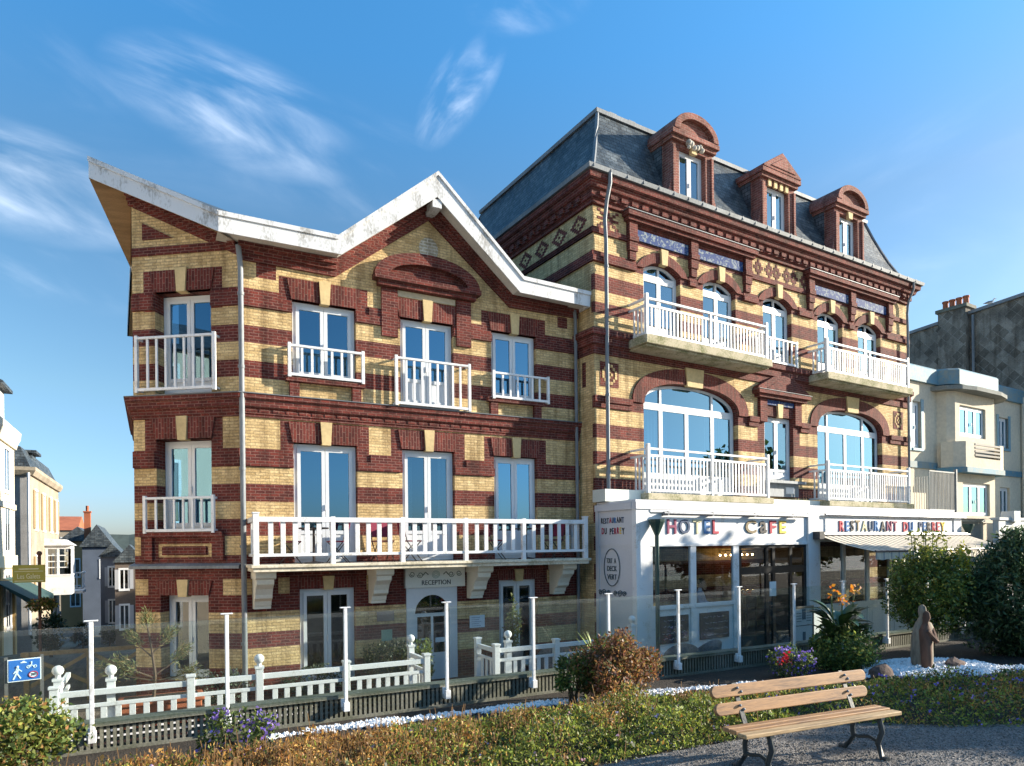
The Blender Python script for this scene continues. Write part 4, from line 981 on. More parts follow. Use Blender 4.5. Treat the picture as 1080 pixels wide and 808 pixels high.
# letters: every letter in its own colour
LC = {'r': mat('letter_red',(.42,.03,.06),.4,var=.1,bump=0), 'n': mat('letter_navy',(.03,.06,.13),.4,var=.1,bump=0), 'y': mat('letter_yellow',(.72,.50,.06),.4,var=.1,bump=0), 'b': mat('letter_blue',(.03,.15,.38),.4,var=.1,bump=0), 'w': mat('letter_cream',(.62,.56,.36),.4,var=.1,bump=0), 'k': mat('letter_charcoal',(.055,.05,.05),.4,var=.1,bump=0), 'm': mat('letter_maroon',(.22,.03,.09),.4,var=.1,bump=0), 'g': mat('letter_olive',(.20,.15,.08),.4,var=.1,bump=0)}
def word(s, cols, x0, x1, z0, z1, y, M, parent, depth=.03, gap=.2, bold=.02, jit=.0):
    ws_ = [text_geo(c, bold)[2] if c != ' ' else .5 for c in s]; tot = sum(ws_)+gap*(len(s)-1); k = (x1-x0)/tot; x = x0
    for i, ch in enumerate(s):
        if ch != ' ':
            m = MB(M); dz = random.uniform(-jit, jit); small = ch.islower() and ch not in 'l'
            add_text(m, ch, x, x+ws_[i]*k, z0+dz, z1+dz-(.02 if small else 0), y, depth, 0, bold, 0); m.build('letter', LC[cols[i]], parent)
        x += (ws_[i]+gap)*k
word('HOTEL', 'mnwbr', 1.0, 2.82, 3.44, 3.80, YS, FB, shop); word('CaFE', 'gkry', 3.85, 5.55, 3.45, 3.80, YS, FB, shop)
sgb = MB(FB); sgb.box(7.35,14.6,YS-.03,YS,3.47,3.9); sgbo = sgb.build('sign_board', WHITE, shop)
RWORD = 'RESTAURANT DU PERREY'; RCOL = 'rbkgwnbkmm rb nbkrryr'
word(RWORD, RCOL, 8.0, 14.1, 3.52, 3.84, YS-.03, FB, hB, depth=.03, jit=.01)
def sidepix(M): return M
MS = FB @ Matrix.Translation((-.002,0,0)) @ Matrix.Rotation(R(-90),4,'Z')   # wall facing left: x = -y
word('RESTAURANT', 'kknkrnbkkn', .22, 1.08, 3.72, 3.86, 0, MS, hB, depth=.012, jit=.012); word('DU PERREY', 'rk knrryk', .24, 1.1, 3.44, 3.60, 0, MS, hB, depth=.012, jit=.015)
ov = MB(MS)
ov.tube([(.62+.3*math.cos(t*PI/16), -.012, 2.62+.46*math.sin(t*PI/16)) for t in range(33)], .012, 5)
for t_, x0, x1, z in (('TOUT',.42,.64,2.72),('A',.7,.78,2.72),('DECK',.44,.8,2.53),('VERT',.44,.8,2.32)): add_text(ov, t_, x0, x1, z, z+.13, -.004, .01)
for s in (-1,1):
    for k, (ox,r_) in enumerate(((.12,.07),(.3,.09),(.46,.07))):
        ov.tube([(.62+s*(ox+r_*(1-i/24)*math.cos(i*.5)), -.012, 1.98+r_*(1-i/24)*math.sin(i*.5)) for i in range(20)], .012, 5)
ov.build('painted_emblem', mat('emblem_grey', (.10,.13,.14), .6, bump=0), hB)
# chalkboards
for x0, x1 in ((.68,1.7),(2.12,3.18)):
    c = MB(FB); c.box(x0,x1,YS-.02,YS+.02,.75,1.42); co = c.build('chalkboard', mat('chalkboard_black', (.035,.035,.045), .7, var=.3), hB)
    t = MB(FB)
    for r_ in range(4):
        x = x0+.08+random.uniform(0,.1); z = 1.3-.15*r_
        while x < x1-.18:
            l = random.uniform(.06,.2); n = max(3, int(l/.018))
            t.tube([(x+l*i/n, YS-.024, z+random.uniform(-.022,.03)) for i in range(n+1)], .0045, 4); x += l+.05
    t.build('chalk_writing', mat('chalk', (.55,.5,.55), .9, bump=0), co)
# awning boxes, drain hoppers
ab = MB(FB); ab.tube([(.75,YS-.16,3.93),(6.3,YS-.16,3.93)], .045, 8)
for x in (.85,2.4,4.0,5.6): ab.box(x,x+.05,YS-.2,YS,3.88,3.98)
ab.build('awning_bar', mat('bar_grey', (.14,.15,.17), .4, metal=.5), hB)
ab = MB(FB); ab.tube([(7.2,YS-.12,4.0),(15.4,YS-.12,4.0)], .03, 8); ab.build('awning_bar', MATS['bar_grey'], hB)
for x, y in ((.46,YS-.22),(15.6,YS-.1)):
    h = MB(FB); h.lathe((x,y,3.42), [(.05,-.02),(.06,.0),(.19,.30),(.2,.36),(.17,.36)], 10); h.tube([(x,y,3.45),(x,y,.06)], .05, 8); h.build('drain_hopper', DGREEN, hB)
# parapet gutter left above the side panel
pg_ = MB(FB); pg_.box(-.1,1.3,-.5,-.0,4.27,4.58); pg_.box(1.3,14.7,-.25,0,4.24,4.3); pg_.box(5.9,8.9,-.45,-.0,4.27,4.5)
pg_.build('parapet', mat('greenish_white_paint', (.60,.63,.57), .6, var=.2), hB)
# striped awning
aw = MB(FB); n = 58; xa, xb = 6.95, 15.55; ya, za, yb, zb = YS-.12, 3.38, YS-1.75, 2.93
for i in range(n):
    m_ = i % 2; q_ = (xb-xa)/n*2; x0 = xa+q_*(i//2)+(q_*.62 if m_ else 0); x1 = xa+q_*(i//2)+(q_ if m_ else q_*.62)
    for j in range(4):
        t0, t1 = j/4, (j+1)/4; sag = lambda t: -.05*math.sin(PI*t)
        aw.add([(x0,ya+(yb-ya)*t0,za+(zb-za)*t0+sag(t0)),(x1,ya+(yb-ya)*t0,za+(zb-za)*t0+sag(t0)),(x1,ya+(yb-ya)*t1,za+(zb-za)*t1+sag(t1)),(x0,ya+(yb-ya)*t1,za+(zb-za)*t1+sag(t1))], [(0,1,2,3)], m_)
awo = aw.build('awning', [mat('awning_cream', (.62,.55,.44), .8, var=.12), mat('awning_grey', (.07,.07,.075), .8, var=.2)], hB)
va = MB(FB)
for i in range(n*2):
    x0, x1 = xa+(xb-xa)*i/(n*2), xa+(xb-xa)*(i+1)/(n*2); wv = lambda k: yb+.012*math.sin(k*1.9)
    va.face([(x0,yb,zb),(x1,yb,zb),(x1,wv(i+1),zb-.23+.012*math.sin(i+1)),(x0,wv(i),zb-.23+.012*math.sin(i))], 1 if i % 5 == 0 else 0)
va.build('valance', [MATS['awning_cream'], mat('awning_midgrey', (.34,.33,.32), .8, var=.2)], awo)
ar = MB(FB); ar.tube([(xa,yb,zb),(xb,yb,zb)], .03, 6); ar.tube([(xa-.1,ya+.03,za+.04),(xb+.1,ya+.03,za+.04)], .07, 8); ar.box(xa-.25,xa-.02,ya-.16,ya+.1,za-.1,za+.12)
for x in (7.6,11.2,14.8): ar.tube([(x,ya,za-.08),(x+.5,(ya+yb)/2,3.0),(x,yb,zb-.03)], .025, 6)
ar.build('awning_frame', mat('awning_frame', (.05,.05,.055), .4), awo)

# ------------------------------------------------------------------ neighbours to the right
CRM = mat('pale_cream_render', (.60,.53,.41), .9, col2=(.45,.40,.32), s1=.5, s2=8, lo=.35, hi=.6)
BLUE = mat('flaking_blue_paint', (.085,.205,.28), .7, col2=(.18,.22,.22), s1=1.2, s2=9, lo=.40, hi=.55)
BLUEW = mat('blue_window_paint', (.16,.29,.36), .6, var=.15)
ch = thing('house', 'low cream rendered house with flaking blue copings right of the mansard hotel', 'house', tuple(FB @ Vector((15.2,.3,0))), RZB)
MC = FB @ Matrix.Translation((0,.3,0))
hol = [(15.55,16.2,6.75,8.55),(22.5,23.4,7.2,8.55),(22.6,23.5,4.2,5.5)]
w = MB(MC); wall(w, 14.95, 25, 0, 9.4, hol, [], 0, rev=.2); w.box(14.95,25,.25,9,9.2,9.4)
w.face([(14.95,0,0),(14.95,9,0),(14.95,9,9.4),(14.95,0,9.4)]); w.face([(25,0,0),(25,9,0),(25,9,9.4),(25,0,9.4)]); w.face([(14.95,9,0),(25,9,0),(25,9,9.4),(14.95,9,9.4)])
w.build('wall', [CRM], ch)
bayp = [(17.35,0.02),(17.5,-.3),(17.75,-.5),(20.95,-.5),(21.15,-.3),(21.3,0.02)]
hb_ = [(18.1,20.2,7.33,8.55),(18.3,20.5,4.17,5.5)]
T0 = MB(MC); wall(T0, 17.75, 20.95, 3.9, 9.05, hb_, [], 0, y=-.5)
for (a, c) in ((0,1),(1,2),(3,4),(4,5)):
    T0.face([(*bayp[a],3.9),(*bayp[c],3.9),(*bayp[c],9.05),(*bayp[a],9.05)])
T0.build('bay', [CRM, CRM, CRM], ch)
c = MB(MC); c.sweep([(14.95,-.0),(17.3,0.0),(17.5,-.35),(17.8,-.55),(20.9,-.55),(21.2,-.35),(21.4,0),(25,0)], [(-.05,9.3),(.12,9.3),(.12,9.85),(.06,9.92),(-.05,9.92)])
c.build('coping', BLUE, ch)
c = MB(MC); cpts = [(16.9,0.1),(17.1,-.5),(17.6,-.85),(18.4,-1.0),(20.4,-1.0),(21.4,-.8),(22.0,-.4),(22.2,.1)]
c.slab(cpts, 9.05, 9.2); c.build('canopy', mat('canopy_concrete', (.24,.25,.23), .9, var=.4), ch)
c = MB(MC); c.slab([(17.2,.0),(17.4,-.6),(17.8,-.9),(20.9,-.9),(21.4,-.6),(21.6,0)], 5.85, 6.05); c.build('balcony_ledge', BLUE, ch)
c = MB(MC); c.sweep([(17.25,-.2),(17.45,-.55),(17.8,-.85),(18.5,-.85)], [(-.1,6.05),(0,6.05),(0,7.05),(-.1,7.05)]); c.sweep([(20.6,-.85),(21.0,-.8),(21.35,-.55),(21.45,-.2)], [(-.1,6.05),(0,6.05),(0,7.05),(-.1,7.05)])
c.box(18.5,20.6,-.85,-.77,6.05,6.45); c.build('balcony_wall', CRM, ch)
c = MB(MC)
for z in (6.52,6.66,6.8,6.94): c.box(18.5,20.6,-.87,-.81,z,z+.075)
c.build('balcony_rail', BLACK, ch)
c = MB(MC); c.sweep([(14.95,0),(17.3,0)], [(0,6.0),(.05,6.0),(.05,6.25),(0,6.25)]); c.sweep([(21.4,0),(25,0)], [(0,6.0),(.05,6.0),(.05,6.25),(0,6.25)]); c.build('band', BLUE, ch)
for a,bb,z0,z1,y in [(15.55,16.2,6.75,8.55,.1),(22.5,23.4,7.2,8.55,.1),(22.6,23.5,4.2,5.5,.1),(18.1,20.2,7.33,8.55,-.4),(18.3,20.5,4.17,5.5,-.4)]:
    window(ch, a, bb, z0, z1, y, MC, leaves=2 if bb-a < 1.5 else 3, curtain=bb-a > 1.5)
c = MB(MC)
for a,bb,z0,z1 in hol[:2]: c.box(a-.18,a,-.03,.12,z0-.1,z1+.1); c.box(bb,bb+.18,-.03,.12,z0-.1,z1+.1); c.box(a,bb,-.06,.12,z0-.1,z0)
build_each(c, 'window_surround', BLUEW, ch)
r = MB(MC); r.box(15.1,24.9,1.3,1.35,.1,9.2); r.build('dark_backing', DARK, ch)
c = MB(MC); c.tube([(24.6,-.1,9.6),(24.6,-.1,0)], .05, 8); c.build('downpipe', mat('cream_pipe', (.6,.55,.45), .6), ch, smooth=True)
# white terrace wall in front of the cream house, privacy screen over the restaurant
tw = MB(FB); tw.box(15.45,17.7,-1.1,-.9,0,3.9); tw.box(17.9,26,-1.6,-1.4,0,3.95); tw.box(15.45,17.9,-1.15,-.85,3.9,4.0); tw.box(17.85,26,-1.65,-1.35,3.95,4.05); tw.box(18.8,19.3,-1.75,-1.3,3.9,4.3); tw.box(22,22.5,-1.75,-1.3,3.9,4.3)
two = thing('wall', 'white rendered terrace wall with piers below the cream house', 'wall', tuple(FB @ Vector((20,-1.5,0))), RZB)
tw.build('wall_face', mat('terrace_white', (.62,.64,.64), .7, var=.12), two)
ps = MB(FB)
x = 13.62
while x < 15.35: ps.box(x,x+.018,-1.3,-1.28,4.26,5.6); x += .09
ps.box(13.6,15.38,-1.31,-1.27,5.6,5.64); ps.box(13.6,15.38,-1.31,-1.27,4.26,4.3); ps.box(15.36,15.43,-1.34,-1.24,4.2,5.75)
y = -1.22
while y < .2: ps.box(15.38,15.40,y,y+.018,4.26,5.6); y += .09
pso = ps.build('railing', mat('screen_metal', (.30,.31,.30), .6, var=.3)); tag(pso, 'tall grey barred metal screen on the restaurant roof beside the hotel', 'screen')
fl = MB(FB); fl.box(15.3,17.9,-1.35,.3,4.0,4.1); fl.box(15.35,17.85,-1.1,.3,0,4.0); fl.build('annex', CRM, two)
# slate-hung gable wall behind
SH = brick('hung_slate', (.34,.315,.27), (.16,.145,.12), (.34,.32,.28), bw=.36, rh=.36, ms=.014, rough=.9, dirt=.5, bump=.8, off=0, warp=0)
def slatehung():
    m = SH; nt = m.node_tree; br = [n for n in nt.nodes if n.type == 'TEX_BRICK'][0]; tc = [n for n in nt.nodes if n.type == 'TEX_COORD'][0]
    mp = nt.nodes.new('ShaderNodeMapping'); mp.inputs['Rotation'].default_value = (0,0,R(42)); nt.links.new(tc.outputs['UV'], mp.inputs[0]); nt.links.new(mp.outputs[0], br.inputs['Vector'])
slatehung()
gh = thing('house', 'tall house with a blank slate hung gable wall and four clay chimney pots', 'house', tuple(FB @ Vector((25.06,4,0))), RZB)
w = MB(FB); w.side([(-1.2,0),(-1.2,14.36),(5.2,13.88),(14,13.2),(14,0)], 25.06, 34); w.build('gable_wall', SH, gh)
w = MB(FB); w.side([(-1.3,14.37),(-1.3,14.52),(5.2,14.03),(14.1,13.35),(14.1,13.2),(5.2,13.89)], 24.94, 34.1); w.build('roof', mat('roof_zinc', (.22,.23,.24), .6, var=.3), gh)
w = MB(FB); w.box(24.7,25.5,2.55,3.8,9,14.42); cho = w.build('chimney', SH, gh)
w = MB(FB); w.box(24.62,25.58,2.46,3.89,14.42,14.58); w.build('chimney_cap', CONCG, cho)
TC = mat('terracotta', (.42,.13,.06), .8, var=.35)
for k in range(4):
    w = MB(FB); w.lathe((25.1,2.7+.31*k,14.58), [(.13,0),(.12,.36),(.15,.38),(.15,.46),(.1,.46)], 10); w.build('chimney_pot', TC, cho, smooth=True)
w = MB(FB); w.tube([(24.95,2.35,14),(24.95,2.35,8)], .06, 6); w.build('downpipe', ZINC, gh)
# seagull on the coping
gl_ = thing('seagull', 'seagull standing on the coping of the slate hung gable wall', 'bird', tuple(FB @ Vector((25.2,1.72,14.28))), RZB)
GM = FB @ Matrix.Translation((25.2,1.72,14.28)) @ Matrix.Rotation(R(-60),4,'Z') @ Matrix.Scale(.7,4)
m = MB(GM); m.tube([(-.34,0,.2),(-.25,0,.2),(-.1,0,.21),(.05,0,.24),(.15,0,.29),(.19,0,.36),(.22,0,.42),(.27,0,.44),(.31,0,.43)], [.01,.04,.085,.1,.075,.05,.045,.05,.02], 10); m.build('body', mat('gull_white', (.7,.7,.68), .7, var=.1), gl_, smooth=True)
m = MB(GM)
for s in (-1,1): m.tube([(.1,s*.075,.27),(-.1,s*.095,.25),(-.38,s*.03,.2)], [.05,.06,.01], 8)
m.build('wing', mat('gull_grey', (.25,.27,.3), .7, var=.2), gl_, smooth=True)
m = MB(GM); m.tube([(.3,0,.43),(.37,0,.415)], [.02,.004], 6)
for s in (-.04,.04): m.tube([(0,s,.16),(.01,s,0),(.06,s,0)], .009, 5)
m.build('leg', mat('gull_orange', (.55,.32,.05), .6), gl_)

# ------------------------------------------------------------------ the lane on the left
WR = mat('white_render', (.66,.60,.48), .85, var=.12); SR = mat('stone_render', (.38,.325,.245), .9, col2=(.22,.185,.14), s1=1, s2=12)
GS = mat('gable_shade_grey', (.30,.30,.30), .9, var=.35); SHUT = mat('tan_shutter', (.34,.24,.13), .7, var=.2)
def boxhouse(name, label, x0, x1, y0, y1, z0, z1, wallm, roofm, roof='hip', ridge=2.0, wins=(), over=.2, side=None, cat='house', axis='y'):
    """small house: walls, roof with chimney, windows given as (face, a, b, z0, z1, shutter)"""
    h = thing(name, label, cat, ((x0+x1)/2,(y0+y1)/2,z0))
    w = MB(); w.box(x0,x1,y0,y1,z0,z1); w.build('wall', wallm, h)
    r = MB(); a, b, c, d = x0-over, x1+over, y0-over, y1+over; xm, ym = (x0+x1)/2, (y0+y1)/2
    if roof == 'gy': P = [(a,c,z1),(b,c,z1),(b,d,z1),(a,d,z1),(xm,c,z1+ridge),(xm,d,z1+ridge)]; F = [(0,1,4),(1,2,5,4),(2,3,5),(3,0,4,5),(0,3,2,1)]
    elif roof == 'flat': P = [(a,c,z1),(b,c,z1),(b,d,z1),(a,d,z1),(a+.3,c+.3,z1+ridge),(b-.45,c+.3,z1+ridge),(b-.45,d-.5,z1+ridge),(a+.3,d-.5,z1+ridge)]; F = [(0,1,5,4),(1,2,6,5),(2,3,7,6),(3,0,4,7),(4,5,6,7),(0,3,2,1)]
    elif roof == 'gx': P = [(a,c,z1),(b,c,z1),(b,d,z1),(a,d,z1),(a,ym,z1+ridge),(b,ym,z1+ridge)]; F = [(0,1,5,4),(1,2,5),(2,3,4,5),(3,0,4),(0,3,2,1)]
    else: P = [(a,c,z1),(b,c,z1),(b,d,z1),(a,d,z1),(xm-.5,ym-1,z1+ridge),(xm+.5,ym-1,z1+ridge),(xm+.5,ym+1,z1+ridge),(xm-.5,ym+1,z1+ridge)]; F = [(0,1,5,4),(1,2,6,5),(2,3,7,6),(3,0,4,7),(4,5,6,7),(0,3,2,1)]
    r.add(P, F); ro = r.build('roof', roofm, h)
    for f, p, q, za, zb, sh_ in wins:
        if f == 'R': M = Matrix.Translation((x1,0,0)) @ Matrix.Rotation(R(90),4,'Z')
        elif f == 'L': M = Matrix.Translation((x0,0,0)) @ Matrix.Rotation(R(-90),4,'Z'); p, q = -q, -p
        else: M = Matrix.Translation((0,y0,0))
        m = MB(M); m.box(p-.08,q+.08,-.05,.02,za-.12,za); m.box(p-.08,p,-.03,.02,za,zb); m.box(q,q+.08,-.03,.02,za,zb); m.box(p-.08,q+.08,-.04,.02,zb,zb+.1); m.box((p+q)/2-.03,(p+q)/2+.03,-.015,.02,za,zb)
        fo = m.build('window', WHITE, h); m = MB(M); m.box(p,q,-.006,.02,za,zb); m.build('pane', glassy('far_glass', (.05,.06,.07), .25), fo)
        if sh_:
            for u in (p-.08-(q-p)/2, q+.08): m = MB(M); m.box(u,u+(q-p)/2,-.05,-.006,za-.02,zb+.02); m.build('shutter', sh_, h)
    return h, ro
boxhouse('house', 'unseen warm cream house left of the lane, added to bounce light onto the striped hotel', -14, -5.0, 9.6, 19.4, 0, 9, mat('warm_cream_render', (.60,.52,.42), .9, var=.12), SLATE, roof='gy', ridge=2.2,
    wins=[('R',a,a+1.0,z,z+1.7,None) for a in (11.5,14.2,17) for z in (1,4,6.8)])  # out of view, added for the warm bounce from its sunlit wall
# white house with cornice, dormers and an awning
wh, wr_ = boxhouse('house', 'bright white rendered house at the left edge with a dark green awning', -14, -4.7, 20, 32.3, -1.2, 7.4, WR, SLATE, roof='gy', ridge=.6, over=.0,
    wins=[('R',a,a+1.0,z,z+h,None) for a in (22,24.6,27.4,30.2) for z,h in ((.4,1.9),(3.2,1.8),(5.4,1.5))])
m = MB(); m.sweep([(-14,20),(-4.7,20)], [(0,7.2),(.3,7.2),(.3,7.4),(0,7.4)]); m = MB()
m.sweep([(-4.7,19.9),(-4.7,32.2),(-14,32.2)], [(-.05,7.1),(.08,7.1),(.12,7.3),(.2,7.5),(.22,7.75),(-.05,7.8)]); m.sweep([(-4.7,19.9),(-4.7,32.2)], [(0,4.75),(.07,4.75),(.07,4.95),(0,4.95)]); m.build('cornice', WR, wh)
for yy in (28.7,31.5):
    m = MB(); m.box(-6.4,-5.0,yy-.8,yy+.8,7.7,9.3); m.build('dormer', mat('dormer_grey', (.46,.47,.48), .7, var=.2), wh)
    m = MB(); m.box(-6.6,-4.75,yy-1.0,yy+1.0,9.3,9.42); m.prism([(-6.6,9.42),(-4.75,9.42),(-5.7,9.85)], yy-.97, yy+.97); m.build('dormer_roof', SLATE, wh)
    m = MB(); m.box(-5.0,-4.97,yy-.55,yy+.55,7.95,9.1); m.build('dormer_window', WHITE, wh)
m = MB()
m.side([(28.0,2.1),(34.0-1.2,2.1),(32.8,2.16),(28.0,2.16)], -4.7, -4.65)
m.face([(-4.68,28.0,2.2),(-4.68,32.6,2.2),(-3.5,32.6,1.45),(-3.5,28.0,1.45)]); m.face([(-3.5,28.0,1.45),(-3.5,32.6,1.45),(-3.5,32.6,1.2),(-3.5,28,1.2)]); m.face([(-4.68,28,2.2),(-3.5,28,1.45),(-3.5,28,1.2)]); m.build('awning', mat('green_canvas', (.035,.075,.07), .8, var=.2), wh)
m = MB()
for yy in (20.6,22.9,26,29,31.6): m.box(-4.72,-4.62,yy,yy+.35,-1.1,2.6)
m.build('shop_pilaster', mat('ochre_wood', (.55,.38,.16), .6, var=.2), wh)
m = MB(); m.box(-4.73,-4.66,20.2,32.6,2.5,3.0); m.build('fascia_board', mat('pale_fascia', (.70,.62,.46), .6, var=.1), wh)
# stone house with white oriel
sh_, sr_ = boxhouse('house', 'stone coloured house with tan shutters and a white oriel beyond the white house', -13, -4.7, 36.3, 46.3, -3.2, 6.75, SR, SLATE, roof='flat', ridge=1.05, over=.05,
    wins=[('R',a,a+.8,z,z+1.7,SHUT) for a in (37.4,39.9,42.6,44.9) for z in (4.2,)]+[('R',a,a+.8,z,z+1.7,SHUT) for a in (37.4,44.6) for z in (1.2,)]+[('R',a,a+.9,-2.2,.0,None) for a in (38,43.4,45)])
m = MB(); m.sweep([(-5.6,36.25),(-4.7,36.25),(-4.7,46.3)], [(-.02,6.5),(.1,6.5),(.22,6.7),(.22,6.85),(-.02,6.85)]); m.build('cornice', SR, sh_)
m = MB(); m.box(-13,-4.72,36.27,36.3,-2.6,6.75); m.build('shaded_gable', GS, sh_)  # thin grey face puts the gable's shade into its colour
m = MB(); m.tube([(-4.75,36.1,6.6),(-4.75,36.1,-.5)], .06, 6); m.build('downpipe', WHITE, sh_)
m = MB(); m.box(-6.3,-4.95,38.6,39.9,6.85,7.75); m.box(-6.4,-4.75,38.4,40.1,7.75,7.88); m.build('dormer', SLATE, sr_)
m = MB()
ox0, ox1, oy0, oy1 = -4.7, -3.62, 40.5, 42.3
m.box(ox0,ox1,oy0,oy1,.95,1.95)
for x in (ox0+.02,ox0+.5,ox1-.1): m.box(x,x+.1,oy0,oy0+.1,1.95,3.25)
for y in (oy0,oy0+.85,oy1-.1): m.box(ox1-.1,ox1,y,y+.1,1.95,3.25)
m.box(ox0,ox1,oy0,oy1,3.25,3.42); m.prism([(ox0,3.42),(ox1+.12,3.42),(ox1-.3,3.72),(ox0,3.78)], oy0-.12, oy1+.12)
for z in (2.3,2.6,2.9): m.box(ox0+.1,ox1-.05,oy0+.03,oy0+.06,z,z+.05)
m.box(ox0,ox1+.02,oy0-.02,oy1,1.9,1.98)
oro = m.build('oriel', WHITE, sh_); m = MB(); m.box(ox0+.1,ox1-.06,oy0+.07,oy0+.08,1.95,3.25); m.box(ox1-.08,ox1-.07,oy0+.1,oy1-.1,1.95,3.25); m.build('pane', MATS['far_glass'], oro)
m = MB(); rail(m, (-4.7,43.0), (-3.35,43.0), 1.0, 2.0, pitch=.18, bw=.06); rail(m, (-3.35,43.0), (-3.35,44.8), 1.0, 2.0, pitch=.18, bw=.06); m.box(-4.7,-3.3,42.95,44.85,.85,1.0); m.build('balcony', WHITE, sh_)
# far houses where the lane bends
SHW = mat('shutter_white', (.38,.39,.42), .6, var=.1)
ORG = mat('orange_render', (.46,.25,.11), .9, var=.2); BLG = mat('blue_grey_render', (.10,.125,.17), .9, var=.25); PGR = mat('pale_grey_render', (.17,.18,.21), .9, var=.2); BRN = mat('brown_stone', (.15,.12,.10), .9, var=.3)
boxhouse('house', 'small orange rendered house far down the lane', -6.6, -4.2, 66, 74, -3.8, 3.9, ORG, SLATE, 'gy', 1.2, [('F',-5.9,-5.3,1,2.4,None),('F',-5.9,-5.3,-1.4,.2,None)])
h, ro = boxhouse('house', 'slate blue gabled house with a tall brick chimney at the bend of the lane', -4.4, -2.6, 57, 66, -3.6, 3.4, BLG, SLATE, 'gy', 1.6, [('F',-3.3,-2.9,1.2,2.4,None)])
m = MB(); m.box(-4.35,-3.95,58,58.5,3.6,5.9); m.box(-4.4,-3.9,57.95,58.55,5.9,6.0); m.tube([(-4.15,58.25,6.0),(-4.15,58.25,6.4)], .1, 8); m.build('chimney', TC, ro)
boxhouse('house', 'pale grey house with white shutters at the end of the lane', -2.75, -1.55, 47.5, 55, -3.2, 2.75, PGR, SLATE, 'gy', .8, [('F',-2.3,-2.0,1.0,2.1,SHW),('F',-2.3,-2.0,-1.2,.1,SHW)], over=.12)
boxhouse('house', 'narrow brown stone house with a grey hipped roof beside the striped hotel', -1.75, -.4, 41.5, 47, -2.9, 2.5, BRN, SLATE, 'gy', .95, [('F',-1.5,-1.15,1.1,2.1,SHW),('F',-1.5,-1.15,-1.0,.2,SHW)], over=.12)
boxhouse('house', 'tall pale house showing its roof beyond the orange house', -8.6, -6.9, 82, 92, -3, 5.2, SR, TC, 'gx', 1.6, [('F',-8.1,-7.6,3,4.4,None)])
# wooded hill
hm = MB()
n = 40
for i in range(n):
    def H(k): x = -140+k*6; return (x, 11.0+2.2*math.sin(x*.07)+1.2*math.sin(x*.21)+.5*math.sin(x*.7))
    (xa,za),(xb,zb) = H(i), H(i+1)
    hm.face([(xa,290,-6),(xb,290,-6),(xb,310,zb),(xa,310,za)]); hm.face([(xa,310,za),(xb,310,zb),(xb,400,-6),(xa,400,-6)])
struct(hm, 'hill', mat('hill_wood', (.055,.075,.07), .95, var=.5, s1=.08, s2=.6))

# ------------------------------------------------------------------ glass windbreak on its slotted concrete base
wb = thing('windbreak', 'glass windbreak on white posts above a low slotted concrete wall', 'windbreak', (5,9.16,.8))
YW = 9.16
m = MB(); m.box(-2.6,22,YW-.02,YW+.16,.74,.9); m.box(-2.6,22,YW-.05,YW+.19,.62,.76)
m.box(-2.6,22,YW-.04,YW+.18,1.16,1.21)
x = -2.6
while x < 22:
    m.box(x,x+.036,YW+.0,YW+.14,.9,1.16); x += .066
m.box(-2.6,22,YW+.03,YW+.12,.96,.985); m.box(-2.6,22,YW+.03,YW+.12,1.03,1.055); m.box(-2.6,22,YW+.03,YW+.12,1.10,1.125)
m.build('base_wall', CONCG, wb)
PX = [-2.26,-.83,.64,2.1,3.54,4.96,6.45,7.91,9.39,10.85,12.3,13.75,15.2,16.65]
for x in [p+1.6365 for p in PX]:
    m = MB(); m.box(x-.022,x+.022,YW-.115,YW-.075,1.0,2.38); m.box(x-.07,x+.07,YW-.12,YW-.07,2.38,2.395); m.box(x-.04,x+.04,YW-.14,YW+.0,1.0,1.12); m.box(x-.06,x+.03,YW-.08,YW-.04,1.05,1.16)
    m.build('post', WHITE, wb, bevel=.005)
xs_ = [-2.6+1.64]+[p+1.6365 for p in PX]
for a, b in zip([-1.6]+[p+1.6365 for p in PX[:-1]], [p+1.6365 for p in PX]):
    m = MB(); m.box(a+.01,b-.01,YW-.066,YW-.054,1.2,2.32); m.build('glass_panel', GLW, wb)

# ------------------------------------------------------------------ white picket fences of the terrace
YP = 12.5
def picket(name, label, xs, y, z0, top, ret=None):
    t = thing(name, label, 'fence', ((xs[0]+xs[-1])/2, y, z0))
    m = MB(); rail(m, (xs[0],y), (xs[-1],y), z0+.1, top, mid=top-.25, bot=.05, pitch=.19, bw=.09, bt=.03, tw=.07, th=.09, posts=[x-xs[0] for x in xs], pw=.12); 
    if ret:
        for (a, b) in ret: rail(m, a, b, z0+.1, top, mid=top-.25, bot=.05, pitch=.19, bw=.09, bt=.03, tw=.07, th=.09)
    m.build('pickets', WHITE, t, bevel=.005)
    return t
def fpost(t, x, y, z0, top, ball=False):
    m = MB(); postbox(m, (x,y), .12, z0, top+(.12 if ball else .06), cap=False)
    if not ball: m.box(x-.075,x+.075,y-.075,y+.075,top+.06,top+.1)
    p = m.build('post', WHITE, t, bevel=.006)
    if ball:
        m = MB(); m.box(x-.075,x+.075,y-.075,y+.075,top+.1,top+.14); m.tube([(x,y,top+.14),(x,y,top+.2)],.04,8); m.ball((x,y,top+.265),.085,14); m.build('ball_finial', WHITE, p, smooth=True)
f1x = [-1.35,.55,1.63,3.15,4.72]
f1 = picket('picket_fence', 'long white picket fence before the terrace, left of the entrance gap', f1x, YP, 0.05, 1.0, [((-1.35,YP),(-1.35,YP+2)),((4.72,YP),(4.72,YP+.9))])
for i, x in enumerate(f1x): fpost(f1, x, YP, .05, 1.0, i in (2,))
fpost(f1, 4.72, YP+.9, .05, 1.02, True); fpost(f1, -.6, YP+.1, .05, 1.0, True); fpost(f1, -1.35, YP+.5, .05, 1.0, True)
f2x = [6.25,7.7,9.2]
